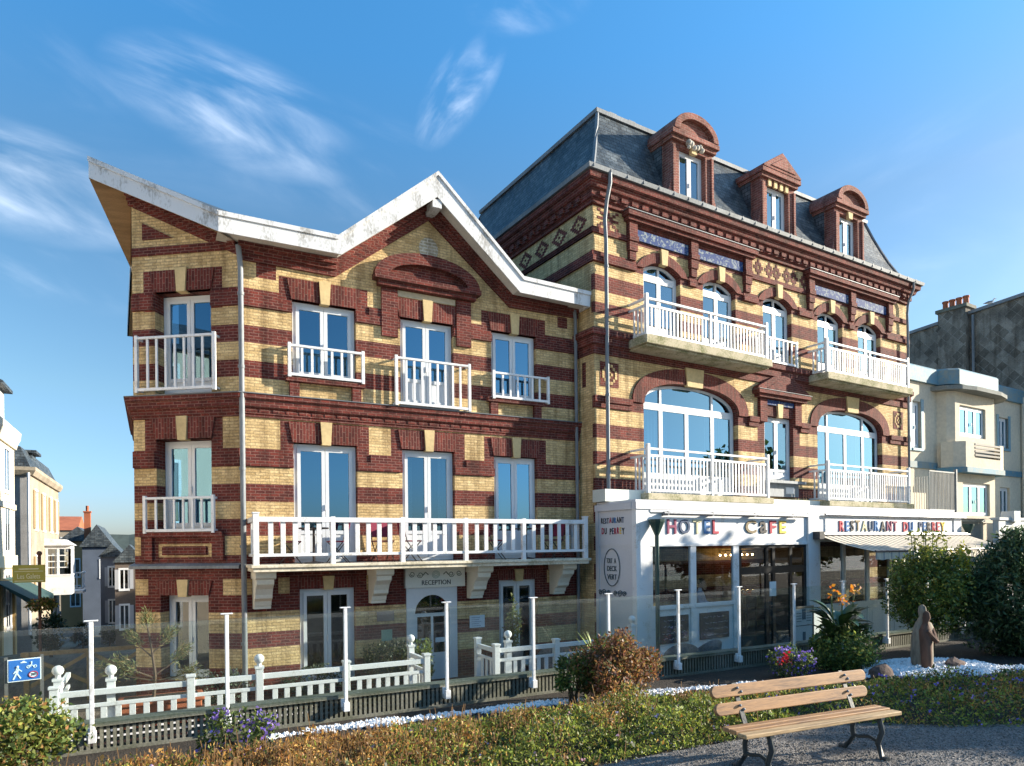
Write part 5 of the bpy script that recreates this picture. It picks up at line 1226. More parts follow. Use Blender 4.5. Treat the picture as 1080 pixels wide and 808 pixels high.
f2 = picket('picket_fence', 'short white picket fence right of the entrance gap, beside the cafe side panel', f2x, YP, .08, 1.07, [((6.25,YP),(6.25,YP+.9))])
for i, x in enumerate(f2x): fpost(f2, x, YP, .08, 1.07, False)
fpost(f2, 6.25, YP+.9, .08, 1.1, False); fpost(f2, 6.55, YP+.05, .08, 1.07, True); fpost(f2, 9.45, YP-.4, .05, 1.25, True)

# ------------------------------------------------------------------ foliage generator
LEAF = leafmat('leaf', .38); LEAFG = leafmat('glossy_leaf', .34, .35)
def leafmesh(name, P, size, cols, parent=None, up=.0, aspect=.5, M=LEAF, dirs=None, spread=1.0):
    """one small bent blade per point"""
    n = len(P); P = np.asarray(P, float); size = np.broadcast_to(np.asarray(size, float), (n,))
    if dirs is None: D = rng.normal(size=(n,3))
    else: D = np.asarray(dirs)+rng.normal(size=(n,3))*spread
    D[:,2] += up; D /= np.linalg.norm(D, axis=1)[:,None]
    A = np.cross(D, rng.normal(size=(n,3))); A /= np.linalg.norm(A, axis=1)[:,None]+1e-9
    Nn = np.cross(D, A)
    s = size[:,None]
    v0 = P; v1 = P+D*s*.5+A*s*aspect*.5+Nn*s*.06; v2 = P+D*s; v3 = P+D*s*.5-A*s*aspect*.5+Nn*s*.06
    V = np.stack([v0,v1,v2-Nn*s*.1,v3],1).reshape(-1,3)
    if parent is not None and '_inv' in parent.keys():
        T = np.array(Matrix(parent['_inv'])); V = V @ T[:3,:3].T+T[:3,3]
    me = bpy.data.meshes.new(name); me.vertices.add(4*n); me.loops.add(4*n); me.polygons.add(n)
    me.vertices.foreach_set('co', V.ravel()); me.loops.foreach_set('vertex_index', np.arange(4*n)); me.polygons.foreach_set('loop_start', np.arange(n)*4)
    me.update(calc_edges=True); me.validate()
    C = np.ones((n,4)); C[:,:3] = cols
    at = me.color_attributes.new('leafcol', 'FLOAT_COLOR', 'CORNER'); at.data.foreach_set('color', np.repeat(C,4,axis=0).ravel())
    me.materials.append(M); o = bpy.data.objects.new(name, me); COL.objects.link(o)
    if parent is not None:
        o.parent = parent
        if '_inv' in parent.keys(): o['_inv'] = parent['_inv']
    return o
def palette(n, cols, w=None, jit=.25):
    cols = np.array(cols); k = rng.choice(len(cols), n, p=w); c = cols[k]*(1+rng.uniform(-jit,jit,(n,1)))
    return np.clip(c*(1+rng.uniform(-.08,.08,(n,3))), 0, 1)
def crown(c, rad, n, lumps=14, inner=.45, seed=0, flat=None, core=.0):
    """points in a lumpy crown: lumps on an ellipsoid, gaps between"""
    r_ = np.random.default_rng(seed); c = np.array(c); rad = np.array(rad)
    d = r_.normal(size=(lumps,3)); d /= np.linalg.norm(d,axis=1)[:,None]; L = d*r_.uniform(.55,.86,(lumps,1))
    k = r_.integers(0,lumps,n); lr = r_.uniform(.22,.42,lumps)
    e = r_.normal(size=(n,3)); e /= np.linalg.norm(e,axis=1)[:,None]; rr = r_.uniform(inner,1,n)**.6
    P = L[k]+e*(lr[k]*rr)[:,None]
    if flat is not None: P[:,2] = np.maximum(P[:,2], flat)
    nc = int(n*core); e2 = r_.normal(size=(nc,3)); e2 /= np.linalg.norm(e2,axis=1)[:,None]; P[:nc] = e2*(r_.uniform(.5,.93,(nc,1))); k[:nc] = (np.argmax(P[:nc]@L.T,axis=1) if nc else 0)
    return c+P*rad, k
def shrub(name, label, cat, base, c, rad, n, size, cols, w=None, lumps=16, seed=1, stems=5, group=None, M=None, up=.3, aspect=.5, inner=.3, core=.25):
    t = thing(name, label, cat, base, 0, group)
    P, k = crown(c, rad, n, lumps, inner, seed, core=core); P[:,2] = np.maximum(P[:,2], base[2]+.03)
    col = palette(n, cols, w); tint = np.random.default_rng(seed+5).uniform(.75,1.25,(lumps,1)); col = np.clip(col*tint[k], 0, 1)
    leafmesh('foliage', P, rng.uniform(.6,1.2,n)*size, col, t, up=up, aspect=aspect, M=M or LEAF)
    m = MB(); r_ = random.Random(seed)
    for _ in range(stems):
        a = r_.uniform(0,2*PI); q = r_.uniform(.2,.6); tip = (c[0]+rad[0]*q*math.cos(a), c[1]+rad[1]*q*math.sin(a), c[2]+rad[2]*r_.uniform(-.1,.5))
        mid = ((base[0]+tip[0])/2+r_.uniform(-.08,.08), (base[1]+tip[1])/2, (base[2]+tip[2])/2+.05)
        m.tube([(base[0]+r_.uniform(-.06,.06),base[1]+r_.uniform(-.06,.06),base[2]-.05), mid, tip], [.025,.016,.006], 5)
    m.build('stem', mat('bark', (.13,.09,.06), .9, var=.4), t)
    return t
GRN = [(.065,.105,.025),(.11,.16,.04),(.17,.21,.05),(.04,.07,.02)]
BRW = [(.28,.14,.05),(.36,.20,.07),(.19,.08,.04),(.13,.12,.035)]
# round clipped bush and the big dark bush
shrub('bush', 'round green bush, right side coloured yellow as sunlit, in front of the striped awning', 'bush', (13.85,8.1,.9), (13.85,8.1,2.2), (.84,.8,.98), 13500, .075, [(.08,.12,.025),(.13,.18,.04),(.04,.07,.02),(.28,.28,.05)], [.3,.38,.14,.18], 34, 3, M=LEAFG, core=.4)
P, _ = crown((14.2,7.85,2.45), (.42,.42,.68), 1300, 10, .5, 9); yb_ = [o for o in COL.objects if o.name.startswith('bush')][0]
leafmesh('sunlit_foliage', P, rng.uniform(.06,.1,1300), palette(1300, [(.42,.36,.04),(.30,.30,.05)]), yb_)  # yellow leaves colour in the sunlit right side of the bush
m = MB(); 
for k in range(9): 
    a = rng.uniform(-1,1); m.tube([(13.85+a*.6,8.1,2.9),(13.85+a*.66,8.1,3.15+rng.uniform(0,.3))], .008, 4)
m.build('shoot', mat('shoot_green', (.10,.14,.03), .7), yb_)
P = np.concatenate([np.stack([13.85+.65*a+rng.normal(0,.05,26), 8.1+rng.normal(0,.05,26), rng.uniform(2.95,3.4,26)],1) for a in np.linspace(-.9,.8,7)])
leafmesh('shoot_foliage', P, .09, palette(len(P), [(.16,.19,.04),(.24,.24,.05)]), yb_, up=.8)
shrub('bush', 'large dark narrow leaved bush at the right edge of the garden', 'bush', (15.1,6.9,.8), (15.1,6.9,2.1), (1.25,1.15,1.4), 26000, .13, [(.045,.08,.035),(.075,.12,.05),(.11,.16,.07),(.03,.055,.025)], None, 40, 4, M=LEAFG, up=.6, aspect=.3, core=.45)
# canna clump over a leafy mound
shrub('shrub', 'leafy green mound with a few red flowers below the canna leaves', 'shrub', (11.05,8.0,.9), (11.05,7.95,1.28), (.74,.6,.5), 5200, .075, GRN+[(.26,.28,.06)], [.2,.25,.25,.1,.2], 18, 5, core=.35)
cn_ = thing('canna_plant', 'canna plant with large dark leaves and orange flowers beside the menu stand', 'plant', (11.0,8.05,1.2))
m = MB(); r_ = random.Random(4)
def blade(mb, b, yaw, lean, L, wd, curl=.6, n=5):
    pts = []; p = Vector(b); el = lean
    for i in range(n+1):
        pts.append(p.copy()); d = Vector((math.cos(yaw)*math.cos(el), math.sin(yaw)*math.cos(el), math.sin(el))); p = p+d*(L/n); el -= curl/n
    sd = Vector((-math.sin(yaw), math.cos(yaw), 0)); V = []
    for i, q in enumerate(pts):
        w = wd*math.sin(PI*(.12+.86*i/n)); V += [q+sd*w+Vector((0,0,w*.35)), q, q-sd*w+Vector((0,0,w*.35))]
    F = []
    for i in range(n): F += [(3*i,3*i+1,3*i+4,3*i+3),(3*i+1,3*i+2,3*i+5,3*i+4)]
    mb.add(V, F)
for k in range(44):
    a = r_.uniform(0,2*PI); blade(m, (11.0+.16*math.cos(a),8.05+.12*math.sin(a),1.35+r_.uniform(0,.5)), a, r_.uniform(.6,1.3), r_.uniform(.35,.62), r_.uniform(.07,.115), r_.uniform(.8,1.7))
m.build('leaf', mat('canna_leaf', (.05,.10,.03), .35, col2=(.03,.06,.02), spec=.5), cn_, smooth=True)
m = MB()
for x in (10.72,11.02,11.36): m.tube([(11.0+(x-11)*.5,8.05,1.3),(x,8.02,2.25 if x != 11.02 else 2.1)], .014, 5)
m.build('stem', mat('canna_stem', (.08,.12,.04), .6), cn_)
for x,z,s_,n in ((11.0,2.14,.06,34),(11.36,2.30,.025,16),(10.7,2.25,.02,8)):
    P = rng.normal((x,8.0,z),(s_,.04,.06),(n,3)); leafmesh('flower', P, rng.uniform(.05,.10,n), palette(n, [(.62,.24,.02),(.66,.36,.04),(.5,.13,.02)]), cn_, up=.5, aspect=.7)
# purple flower clumps
def flowering(label, c, rad, n, nf, seed, red=False):
    t = shrub('flowering_plant', label, 'flowers', (c[0],c[1],prom_z(c[0],c[1])), c, rad, n, .055, GRN, None, 14, seed, 3)
    P, _ = crown(c, [r*1.04 for r in rad], nf, 14, .9, seed); P[:,2] = np.maximum(P[:,2], prom_z(c[0],c[1])+.05)
    C = palette(nf, [(.20,.14,.52),(.30,.22,.62),(.14,.09,.40)])
    fp = np.repeat(P,3,axis=0)+rng.normal(0,.012,(nf*3,3)); leafmesh('blossom', fp, rng.uniform(.03,.055,nf*3), np.repeat(C,3,axis=0), t, aspect=.9)
    if red:
        Pr = rng.normal((c[0]-.33,c[1]-.2,c[2]+.12),(.05,.04,.05),(40,3)); leafmesh('red_blossom', Pr, .06, palette(40, [(.5,.02,.02),(.4,.01,.03)]), t, aspect=.8)
flowering('low clump of purple and red flowers beside the chalkboards and slotted wall', (9.45,7.88,1.16), (.42,.36,.36), 1800, 150, 21, True)
flowering('low clump of purple flowers at the foot of the long picket fence', (.78,7.7,1.16), (.42,.36,.34), 2000, 110, 22)
# brown bush with a yucca behind it
shrub('bush', 'reddish brown drying bush in front of the windbreak, below the cafe corner', 'bush', (5.85,7.95,.9), (5.86,7.9,1.38), (.66,.5,.56), 7500, .07, BRW+[(.10,.12,.03),(.20,.10,.07)], [.22,.14,.26,.1,.1,.18], 20, 6, up=.5, aspect=.4)
shrub('bush', 'small green bush on the left flank of the brown bush', 'bush', (5.3,8.15,.9), (5.3,8.1,1.36), (.3,.3,.36), 1600, .07, GRN+[(.16,.2,.04)], None, 10, 61)
yu = thing('yucca', 'bright green spiky yucca rising behind the brown bush', 'plant', (5.95,8.5,.9))
m = MB()
for k in range(46):
    a = r_.uniform(0,2*PI); blade(m, (5.95,8.5,1.35), a, r_.uniform(.75,1.45), r_.uniform(.4,.62), .014, r_.uniform(.1,.6), 4)
m.build('leaf', mat('yucca_leaf', (.22,.30,.05), .5, var=.4), yu); m = MB(); m.tube([(5.95,8.5,.85),(5.95,8.5,1.4)], .05, 6); m.build('trunk', MATS['bark'], yu)
# ground cover of the bed: brown and green low planting
def inpoly(x, y, poly):
    r = np.zeros(len(x), bool); j = len(poly)-1
    for i in range(len(poly)):
        xi, yi = poly[i]; xj, yj = poly[j]
        r ^= ((yi > y) != (yj > y)) & (x < (xj-xi)*(y-yi)/(yj-yi+1e-12)+xi); j = i
    return r
def noise2(x, y, s, seed):
    r_ = np.random.default_rng(seed); v = np.zeros(len(x))
    for k in range(7):
        a = r_.uniform(0,2*PI); f = s*r_.uniform(.5,2.2); v += np.sin((x*math.cos(a)+y*math.sin(a))*f+r_.uniform(0,6))*r_.uniform(.4,1)
    return v/4
def cover(name, label, poly, n, h, seed, brown, size=.043):
    xs = np.array([p[0] for p in poly]); ys = np.array([p[1] for p in poly])
    x = rng.uniform(xs.min(), xs.max(), n*3); y = rng.uniform(ys.min(), ys.max(), n*3); k = inpoly(x, y, poly); x, y = x[k][:n], y[k][:n]; n = len(x)
    dd = np.full(n, 9.)
    for (ax,ay),(bx,by) in zip(poly, poly[1:]+poly[:1]):
        t = np.clip(((x-ax)*(bx-ax)+(y-ay)*(by-ay))/((bx-ax)**2+(by-ay)**2+1e-9),0,1); dd = np.minimum(dd, np.hypot(x-ax-t*(bx-ax), y-ay-t*(by-ay)))
    hh = h(x, y)*np.clip(.12+dd/.42,0,1)*(.74+.5*np.clip(noise2(x,y,4.5,seed),-1,1)+.32*np.clip(noise2(x,y,14,seed+1),-1,1)); hh = np.maximum(hh, .05)
    base = np.array([prom_z(a,b) for a,b in zip(x,y)]); z = base+hh*rng.uniform(.02,1,n)**.6
    pb = np.clip(brown(x,y)+.45*noise2(x,y,3.2,seed+2)+.2*noise2(x,y,9,seed+3), .04, .95)
    isb = rng.uniform(0,1,n) < pb
    sz = rng.choice([.55,.85,1.2,1.7], n, p=[.3,.42,.22,.06]); C = np.where(isb[:,None], palette(n, [(.34,.16,.04),(.42,.24,.07),(.20,.09,.035),(.50,.32,.10)]), palette(n, [(.09,.12,.025),(.18,.23,.04),(.32,.36,.06),(.05,.07,.02)]))
    o = leafmesh(name, np.stack([x,y,z],1), rng.uniform(.6,1.2,n)*sz*size, C*np.clip(1+.35*noise2(x,y,7,seed+9),.6,1.4)[:,None], up=.7, aspect=.45)
    o2 = None
    return tag(o, label, 'ground cover', kind='stuff'), np.stack([x,y,z],1), isb
frontp = [(-1.4,8.1),(.2,7.75),(1.6,7.8),(3.4,7.7),(5.0,7.55),(6.0,7.55),(6.9,7.45),(6.9,5.36),(5.6,5.38),(4.5,5.42),(3.6,5.45),(3.0,5.2),(1.0,5.3),(-1.4,6.6)]
o, FP, isb = cover('ground_cover', 'low bushy ground cover, brown turning green, filling the bed left of the bench', frontp, 80000, lambda x,y: .33+0*x-.16*np.clip((5.8-y)*1.6,0,1)*(x>3.3)-.12*np.clip((y-7.2)*2,0,1), 41,
      lambda x,y: np.where((x < 2.4) & (x > .4), .80, .30)+.30*np.clip(y-6.6,-1,1)-.05*np.clip(x-3,0,3))
backp = [(6.9,7.45),(8.0,7.2),(9.6,6.75),(10.5,6.4),(11.1,6.0),(12.4,5.6),(14.8,4.6),(14.8,2.0),(12.5,2.75),(10.0,3.6),(8.85,4.1),(8.0,4.5),(7.45,5.0),(6.9,5.28)]
o, BP, _ = cover('ground_cover', 'dark green ground cover with scattered violet flowers behind the bench', backp, 42000, lambda x,y: np.maximum(.08,.30+0*x-.25*np.clip((y-6.0)*.9,0,1)*(x<12)-.12*np.clip((5.2-y)*.6,0,1)), 43, lambda x,y: .14+.6*np.exp(-((x-10.2)**2*1.2+(y-4.7)**2*3)), .045)
sel = rng.choice(len(BP), 330); P = np.repeat(BP[sel]+np.array([0,0,.03]),3,axis=0)+rng.normal(0,.01,(990,3))
tag(leafmesh('violet_flowers', P, rng.uniform(.025,.045,990), palette(990, [(.22,.17,.60),(.16,.12,.48)]), aspect=.9), 'scattered violet blossoms in the ground cover behind the bench', 'flowers', kind='stuff')
sel = rng.choice(len(FP), 150); P = np.repeat(FP[sel]+np.array([0,0,.03]),3,axis=0)+rng.normal(0,.01,(450,3))
tag(leafmesh('pale_flowers', P, rng.uniform(.02,.04,450), palette(450, [(.40,.34,.62),(.5,.44,.6),(.5,.3,.4)]), aspect=.9), 'small pale flowers dotted through the brown ground cover', 'flowers', kind='stuff')
shrub('hedge', 'low green and yellow hedge at the bottom left corner', 'hedge', (-1.25,8.2,.95), (-1.3,8.15,1.32), (.62,.5,.5), 7000, .065, GRN+[(.26,.26,.06),(.30,.17,.06)], [.2,.2,.2,.1,.2,.1], 20, 8)
def twigs(name, pts, parent, n, L, m_):
    mb = MB()
    for i in rng.choice(len(pts), n):
        p = pts[i]; mb.tube([tuple(p-np.array([0,0,.1])), tuple(p+np.array([rng.uniform(-.06,.06),rng.uniform(-.06,.06),L*rng.uniform(.4,1)]))], .004, 3)
    return mb.build(name, m_, parent)
tag(twigs('dry_twigs', FP[isb], None, 1500, .17, mat('twig', (.24,.14,.06), .9, var=.4, bump=0)), 'dry brown twigs standing out of the ground cover', 'twigs', kind='stuff')

# ------------------------------------------------------------------ bench
WOOD = mat('bench_wood', (.35,.19,.085), .6, col2=(.15,.085,.05), stretch=(1.2,14,14), s1=1.6, s2=9, lo=.36, hi=.58, bump=.1)
WOODG = mat('worn_bench_wood', (.44,.30,.16), .65, col2=(.18,.12,.065), stretch=(1.2,16,16), s1=1.8, s2=9, lo=.34, hi=.58, bump=.15)
IRON = mat('cast_iron', (.035,.045,.05), .45, var=.3)
ang = math.atan2(4.16-4.32, 6.66-4.6)
be = thing('park_bench', 'wooden slatted park bench with dark cast iron legs on the gravel', 'bench', (5.62,4.5,1.056), ang)
BM = Matrix.Translation((5.62,4.5,1.056)) @ Matrix.Rotation(ang,4,'Z')
def slat(nm, y, z, w, t, tilt, x0, x1, mt):
    m = MB(BM); m.T = Matrix.Translation((0,y,z)) @ Matrix.Rotation(tilt,4,'X')
    n = 6; r = w/2; pts = [(x1-r+r*math.cos(a), r*math.sin(a)) for a in np.linspace(-PI/2,PI/2,n*2)]+[(x0+r+r*math.cos(a), r*math.sin(a)) for a in np.linspace(PI/2,3*PI/2,n*2)]
    if nm == 'seat_slat': pts = [(x0,-r),(x1,-r),(x1,r),(x0,r)]
    m.prism(pts, -t/2, t/2); return m.build(nm, mt, be, bevel=.008)
slat('back_slat', .17, .735, .115, .04, R(-14), -1.02, 1.02, WOOD); slat('back_slat', .135, .575, .115, .04, R(-14), -1.0, 1.0, WOOD)
for i, (y, w_) in enumerate(((-.22,.11),(-.105,.085),(-.01,.085))):
    slat('seat_slat', y, .425+(.006 if i else -.002), w_, .04, R(90-2), -1.0, 1.0, WOODG if i == 0 else WOOD)
for x in (-.70,.72):
    m = MB(BM)
    m.bar((x,.05,.40),(x,.222,.79),.05,.018,up=(0,1,0)); m.bar((x,-.28,.395),(x,.07,.395),.05,.022)
    m.tube([(x,-.24,.39),(x,-.27,.27),(x,-.22,.14),(x,-.27,.02),(x,-.33,.012)], [.024,.026,.026,.028,.03], 8)
    m.tube([(x,.02,.39),(x,.07,.25),(x,.06,.14),(x,.16,.02),(x,.22,.012)], [.022,.024,.024,.026,.028], 8)
    m.tube([(x,-.225,.16),(x,-.12,.19),(x,0,.16),(x,.07,.17)], .018, 7)
    m.build('leg_frame', IRON, be, smooth=True)
m = MB(BM)
for x in (-.70,.72):
    for z, y in ((.735,.145),(.575,.108)):
        for dx, dz in ((-.015,.025),(.03,-.015)): m.ball((x+dx,y,z+dz),.014,8)
build_each(m, 'bolt', ZINC, be, smooth=True)

# ------------------------------------------------------------------ sculpture and stones
STN = mat('sculpture_stone', (.30,.26,.20), .9, col2=(.10,.085,.065), s1=3, s2=18, stretch=(1,1,.35), bump=.5)
STW = mat('sculpture_brown', (.17,.085,.055), .85, col2=(.06,.035,.025), s1=3, s2=16, stretch=(1,1,.3), bump=.5)
sc0 = thing('sculpture', 'weathered stone sculpture of two embracing figures on the white pebbles', 'sculpture', (11.5,6.9,.98))
def figure(nm, pts, mt, fl=1.0):
    m = MB(); k = 14; V = []; F = []
    pts = [(11.5+(a-11.5)*.8, b, .92+(z-.92)*1.13, rx*.74, ry*.85) for a,b,z,rx,ry in pts]
    for i, (cx, cy, z, rx, ry) in enumerate(pts):
        for j in range(k):
            a = 2*PI*j/k; q = 1+.06*math.sin(3*a+i)+.05*math.sin(5*a+2*i); V.append((cx+rx*q*math.cos(a), cy+ry*q*math.sin(a), z))
    for i in range(len(pts)-1):
        for j in range(k): F.append((i*k+j,i*k+(j+1)%k,(i+1)*k+(j+1)%k,(i+1)*k+j))
    F += [tuple(range(k-1,-1,-1)), tuple(range((len(pts)-1)*k,len(pts)*k))]; m.add(V,F); return m.build(nm, mt, sc0, smooth=True)
figure('cloaked_figure', [(11.62,6.92,.95,.27,.17),(11.62,6.92,1.2,.28,.18),(11.62,6.92,1.5,.27,.17),(11.64,6.92,1.62,.25,.16),(11.64,6.92,1.70,.19,.13),(11.55,6.9,1.75,.08,.08),(11.53,6.88,1.8,.06,.06),(11.52,6.87,1.88,.075,.08),(11.52,6.87,1.95,.06,.065),(11.52,6.87,1.98,.02,.02)], STN)
figure('slender_figure', [(11.33,6.72,.9,.10,.09),(11.35,6.72,1.05,.09,.09),(11.38,6.74,1.3,.12,.1),(11.42,6.77,1.5,.13,.11),(11.44,6.79,1.6,.14,.11),(11.47,6.8,1.68,.08,.07),(11.48,6.8,1.72,.05,.05),(11.50,6.79,1.79,.065,.07),(11.50,6.79,1.86,.055,.06),(11.5,6.79,1.89,.02,.02)], STW)
m = MB(); m.tube([(11.40,6.72,1.70),(11.5,6.64,1.52),(11.6,6.76,1.62)], [.04,.035,.03], 8); m.tube([(11.72,6.86,1.72),(11.66,6.72,1.5),(11.5,6.68,1.56)], [.05,.04,.03], 8); m.build('arm', STW, sc0, smooth=True)
def rock(label, c, s, seed, mt, n='garden_rock'):
    r_ = random.Random(seed); m = MB(); bm = bmesh.new(); bmesh.ops.create_icosphere(bm, subdivisions=2, radius=1)
    m.add([(c[0]+v.co.x*s[0]*(1+r_.uniform(-.18,.18)), c[1]+v.co.y*s[1]*(1+r_.uniform(-.18,.18)), c[2]+v.co.z*s[2]*(1+r_.uniform(-.15,.15))) for v in bm.verts], [tuple(v.index for v in f.verts) for f in bm.faces]); bm.free()
    o = m.build(n, mt, None); tag(o, label, 'rock'); return o
RK = mat('brown_rock', (.12,.075,.06), .9, col2=(.05,.035,.03), s1=5, s2=20, bump=.5)
rock('dark brown rock on the left rim of the white pebbles, left of the sculpture', (10.5,6.95,1.02), (.25,.16,.18), 2, RK)
rock('dark pointed rock lying on the white pebbles right of the sculpture', (11.95,6.6,1.07), (.26,.13,.15), 3, RK)
rock('pale flat stone half buried near the canna mound', (10.1,7.4,.95), (.16,.1,.09), 5, CONCG)

# ------------------------------------------------------------------ menu stand, planters, street signs
ms_ = thing('menu_stand', 'wood framed menu board standing between the canna plant and the glazed cafe door', 'menu board', tuple(FB @ Vector((5.1,-2.4,.06))), RZB)
m = MB(FB); y = -2.4; u0 = -1.68; MS2 = FB @ Matrix.Translation((-1.7,0,0)); m = MB(MS2)
for x in (6.35,7.13): m.box(x,x+.06,y,y+.05,.1,1.5)
m.box(6.41,7.13,y,y+.05,1.44,1.5); m.box(6.41,7.13,y,y+.05,.5,.56); m.box(6.3,6.5,y-.2,y+.25,.06,.1); m.box(7.05,7.25,y-.2,y+.25,.06,.1); m.build('frame', mat('menu_wood', (.28,.21,.15), .7, var=.2), ms_, bevel=.005)
m = MB(MS2); m.box(6.41,7.13,y+.015,y+.035,.56,1.44); bo_ = m.build('board', mat('menu_paper', (.55,.56,.55), .6, var=.08), ms_)
m = MB(MS2); m.box(6.70,6.84,y+.005,y+.014,1.15,1.42); m.box(6.72,6.83,y+.005,y+.014,.6,.82); m.box(6.43,7.11,y+.005,y+.014,.98,1.0)
for k in range(4): m.box(6.46,6.66,y+.008,y+.014,1.1+.07*k,1.115+.07*k); m.box(6.88,7.08,y+.008,y+.014,1.1+.07*k,1.115+.07*k)
m.build('menu_text', mat('menu_ink', (.12,.14,.17), .7, bump=0), bo_)
# pine in a terracotta trough on the terrace
pt = thing('planter', 'terracotta trough at the left end of the terrace', 'planter', (.1,13.3,.05))
m = MB(); m.slab([(-.5,13.05),(.75,13.05),(.75,13.6),(-.5,13.6)], .05, .55); m.slab([(-.54,13.01),(.79,13.01),(.79,13.64),(-.54,13.64)], .55, .62); m.build('trough', TC, pt, bevel=.02); m = MB(); m.slab([(-.45,13.1),(.7,13.1),(.7,13.55),(-.45,13.55)], .57, .625); m.build('soil', SOIL, pt)
pn = thing('pine_tree', 'small wispy pine growing in the terracotta trough', 'tree', (.0,13.35,.6))
m = MB(); m.tube([(.0,13.35,.55),(.03,13.35,1.0),(-.02,13.35,1.45),(-.1,13.35,1.95)], [.035,.03,.022,.012], 6)
BR = [((.02,13.35,.95),(-.5,13.3,1.3)),((.02,13.35,1.0),(.5,13.4,1.4)),((0,13.35,1.3),(-.35,13.4,1.75)),((0,13.35,1.4),(.3,13.3,1.75)),((-.05,13.35,1.7),(-.1,13.35,2.02)),((.02,13.35,.9),(-.75,13.4,1.2)),((.02,13.35,.9),(.62,13.3,1.05))]
for a, b in BR: m.tube([a,((a[0]+b[0])/2,(a[1]+b[1])/2,(a[2]+b[2])/2-.04),b], [.016,.012,.006], 5)
m.build('trunk', MATS['bark'], pn)
P = []; D = []
for a, b in BR:
    for k in range(260):
        t = rng.uniform(.55,1.08); q = np.array(a)+(np.array(b)-np.array(a))*t+rng.normal(0,.05,3); P.append(q); d = (np.array(b)-np.array(a)); D.append(d/np.linalg.norm(d))
leafmesh('needles', P, rng.uniform(.07,.14,len(P)), palette(len(P), [(.13,.16,.06),(.20,.21,.09),(.09,.11,.05),(.26,.20,.09)]), pn, aspect=.12, dirs=np.array(D), spread=.7)
# shrubs of the terrace behind the fence
shrub('bush', 'dark shrub against the hotel wall left of the reception door', 'bush', (4.6,14.3,.05), (4.55,14.3,.62), (.62,.4,.55), 2600, .08, [(.02,.03,.015),(.035,.05,.02),(.05,.06,.03)], None, 12, 71)
shrub('bush', 'light green bush at the entrance beside the fence corner', 'bush', (5.0,13.6,.05), (5.0,13.6,.75), (.34,.3,.5), 1300, .08, [(.12,.17,.03),(.18,.22,.05),(.06,.09,.02)], None, 10, 72)
shrub('bush', 'tall thin leafy plant between the fence and the right ground floor window', 'plant', (7.25,13.6,.05), (7.25,13.6,1.15), (.2,.2,.85), 900, .09, [(.08,.11,.03),(.13,.15,.04)], None, 14, 73)
shrub('bush', 'low grey green plants below the bay window', 'plant', (1.2,14.4,.05), (1.2,14.4,.42), (.6,.3,.4), 1500, .07, [(.10,.13,.09),(.07,.09,.06)], None, 10, 74)
shrub('bush', 'low grey green plants below the first ground floor window', 'plant', (3.0,14.5,.05), (3.0,14.5,.38), (.7,.25,.36), 1500, .07, [(.10,.13,.09),(.07,.10,.05)], None, 10, 75)
# blue zone sign
zs = thing('road_sign', 'blue rectangular zone sign with walker, car and cyclist symbols', 'sign', (-1.55,11.05,0), R(14))
ZM = Matrix.Translation((-1.52,11.05,.35)) @ Matrix.Rotation(R(14),4,'Z') @ Matrix.Diagonal((.78,.78,.78,1))
m = MB(ZM); 
for x in (-.25,.25): m.box(x-.025,x+.025,.01,.06,-.45,1.84)
m.build('post', mat('sign_post', (.10,.10,.10), .6), zs)
m = MB(ZM); m.box(-.235,.235,-.02,.01,1.42,1.80); bd_ = m.build('panel', mat('sign_white', (.70,.75,.80), .4, bump=0, var=.05), zs)
m = MB(ZM); m.box(-.22,.22,-.026,-.02,1.435,1.785); m.build('blue_field', mat('sign_blue', (.015,.13,.46), .4, var=.1, bump=0), bd_)
m = MB(ZM); y = -.031
m.ball((-.10,y,1.67),.022,8); m.bar((-.10,y,1.65),(-.11,y,1.57),.04,.008,up=(0,1,0)); m.bar((-.11,y,1.57),(-.16,y,1.46),.02,.008,up=(0,1,0)); m.bar((-.11,y,1.57),(-.055,y,1.47),.02,.008,up=(0,1,0)); m.bar((-.10,y,1.64),(-.155,y,1.56),.015,.008,up=(0,1,0)); m.bar((-.10,y,1.64),(-.04,y,1.59),.015,.008,up=(0,1,0))
m.prism([(-.06,1.73),(-.055,1.745),(-.035,1.75),(-.025,1.765),(.0,1.765),(.012,1.748),(.03,1.742),(.03,1.73)], y-.002, y+.004)
for x in (.05,.145): m.tube([(x+.022*math.cos(t*PI/8),y,1.655+.022*math.sin(t*PI/8)) for t in range(17)],.006,4)
m.bar((.05,y,1.655),(.085,y,1.69),.01,.008,up=(0,1,0)); m.bar((.085,y,1.69),(.145,y,1.655),.01,.008,up=(0,1,0)); m.bar((.085,y,1.66),(.10,y,1.715),.016,.008,up=(0,1,0)); m.ball((.095,y,1.73),.014,8)
m.prism([(.12+.062*math.cos(t*PI/10),1.52+.05*math.sin(t*PI/10)) for t in range(20)], y, y+.004); m.build('pictogram', mat('sign_symbol', (.62,.78,.88), .4, bump=0, var=.05), bd_)
m = MB(ZM); m.tube([(.12+.062*math.cos(t*PI/10),y-.003,1.52+.05*math.sin(t*PI/10)) for t in range(21)],.009,5); m.build('ring', mat('sign_red', (.45,.05,.10), .4, bump=0), bd_)
m = MB(ZM); add_text(m, '20', .085, .155, 1.5, 1.545, y-.002, .006); m.build('number', BLACK, bd_)
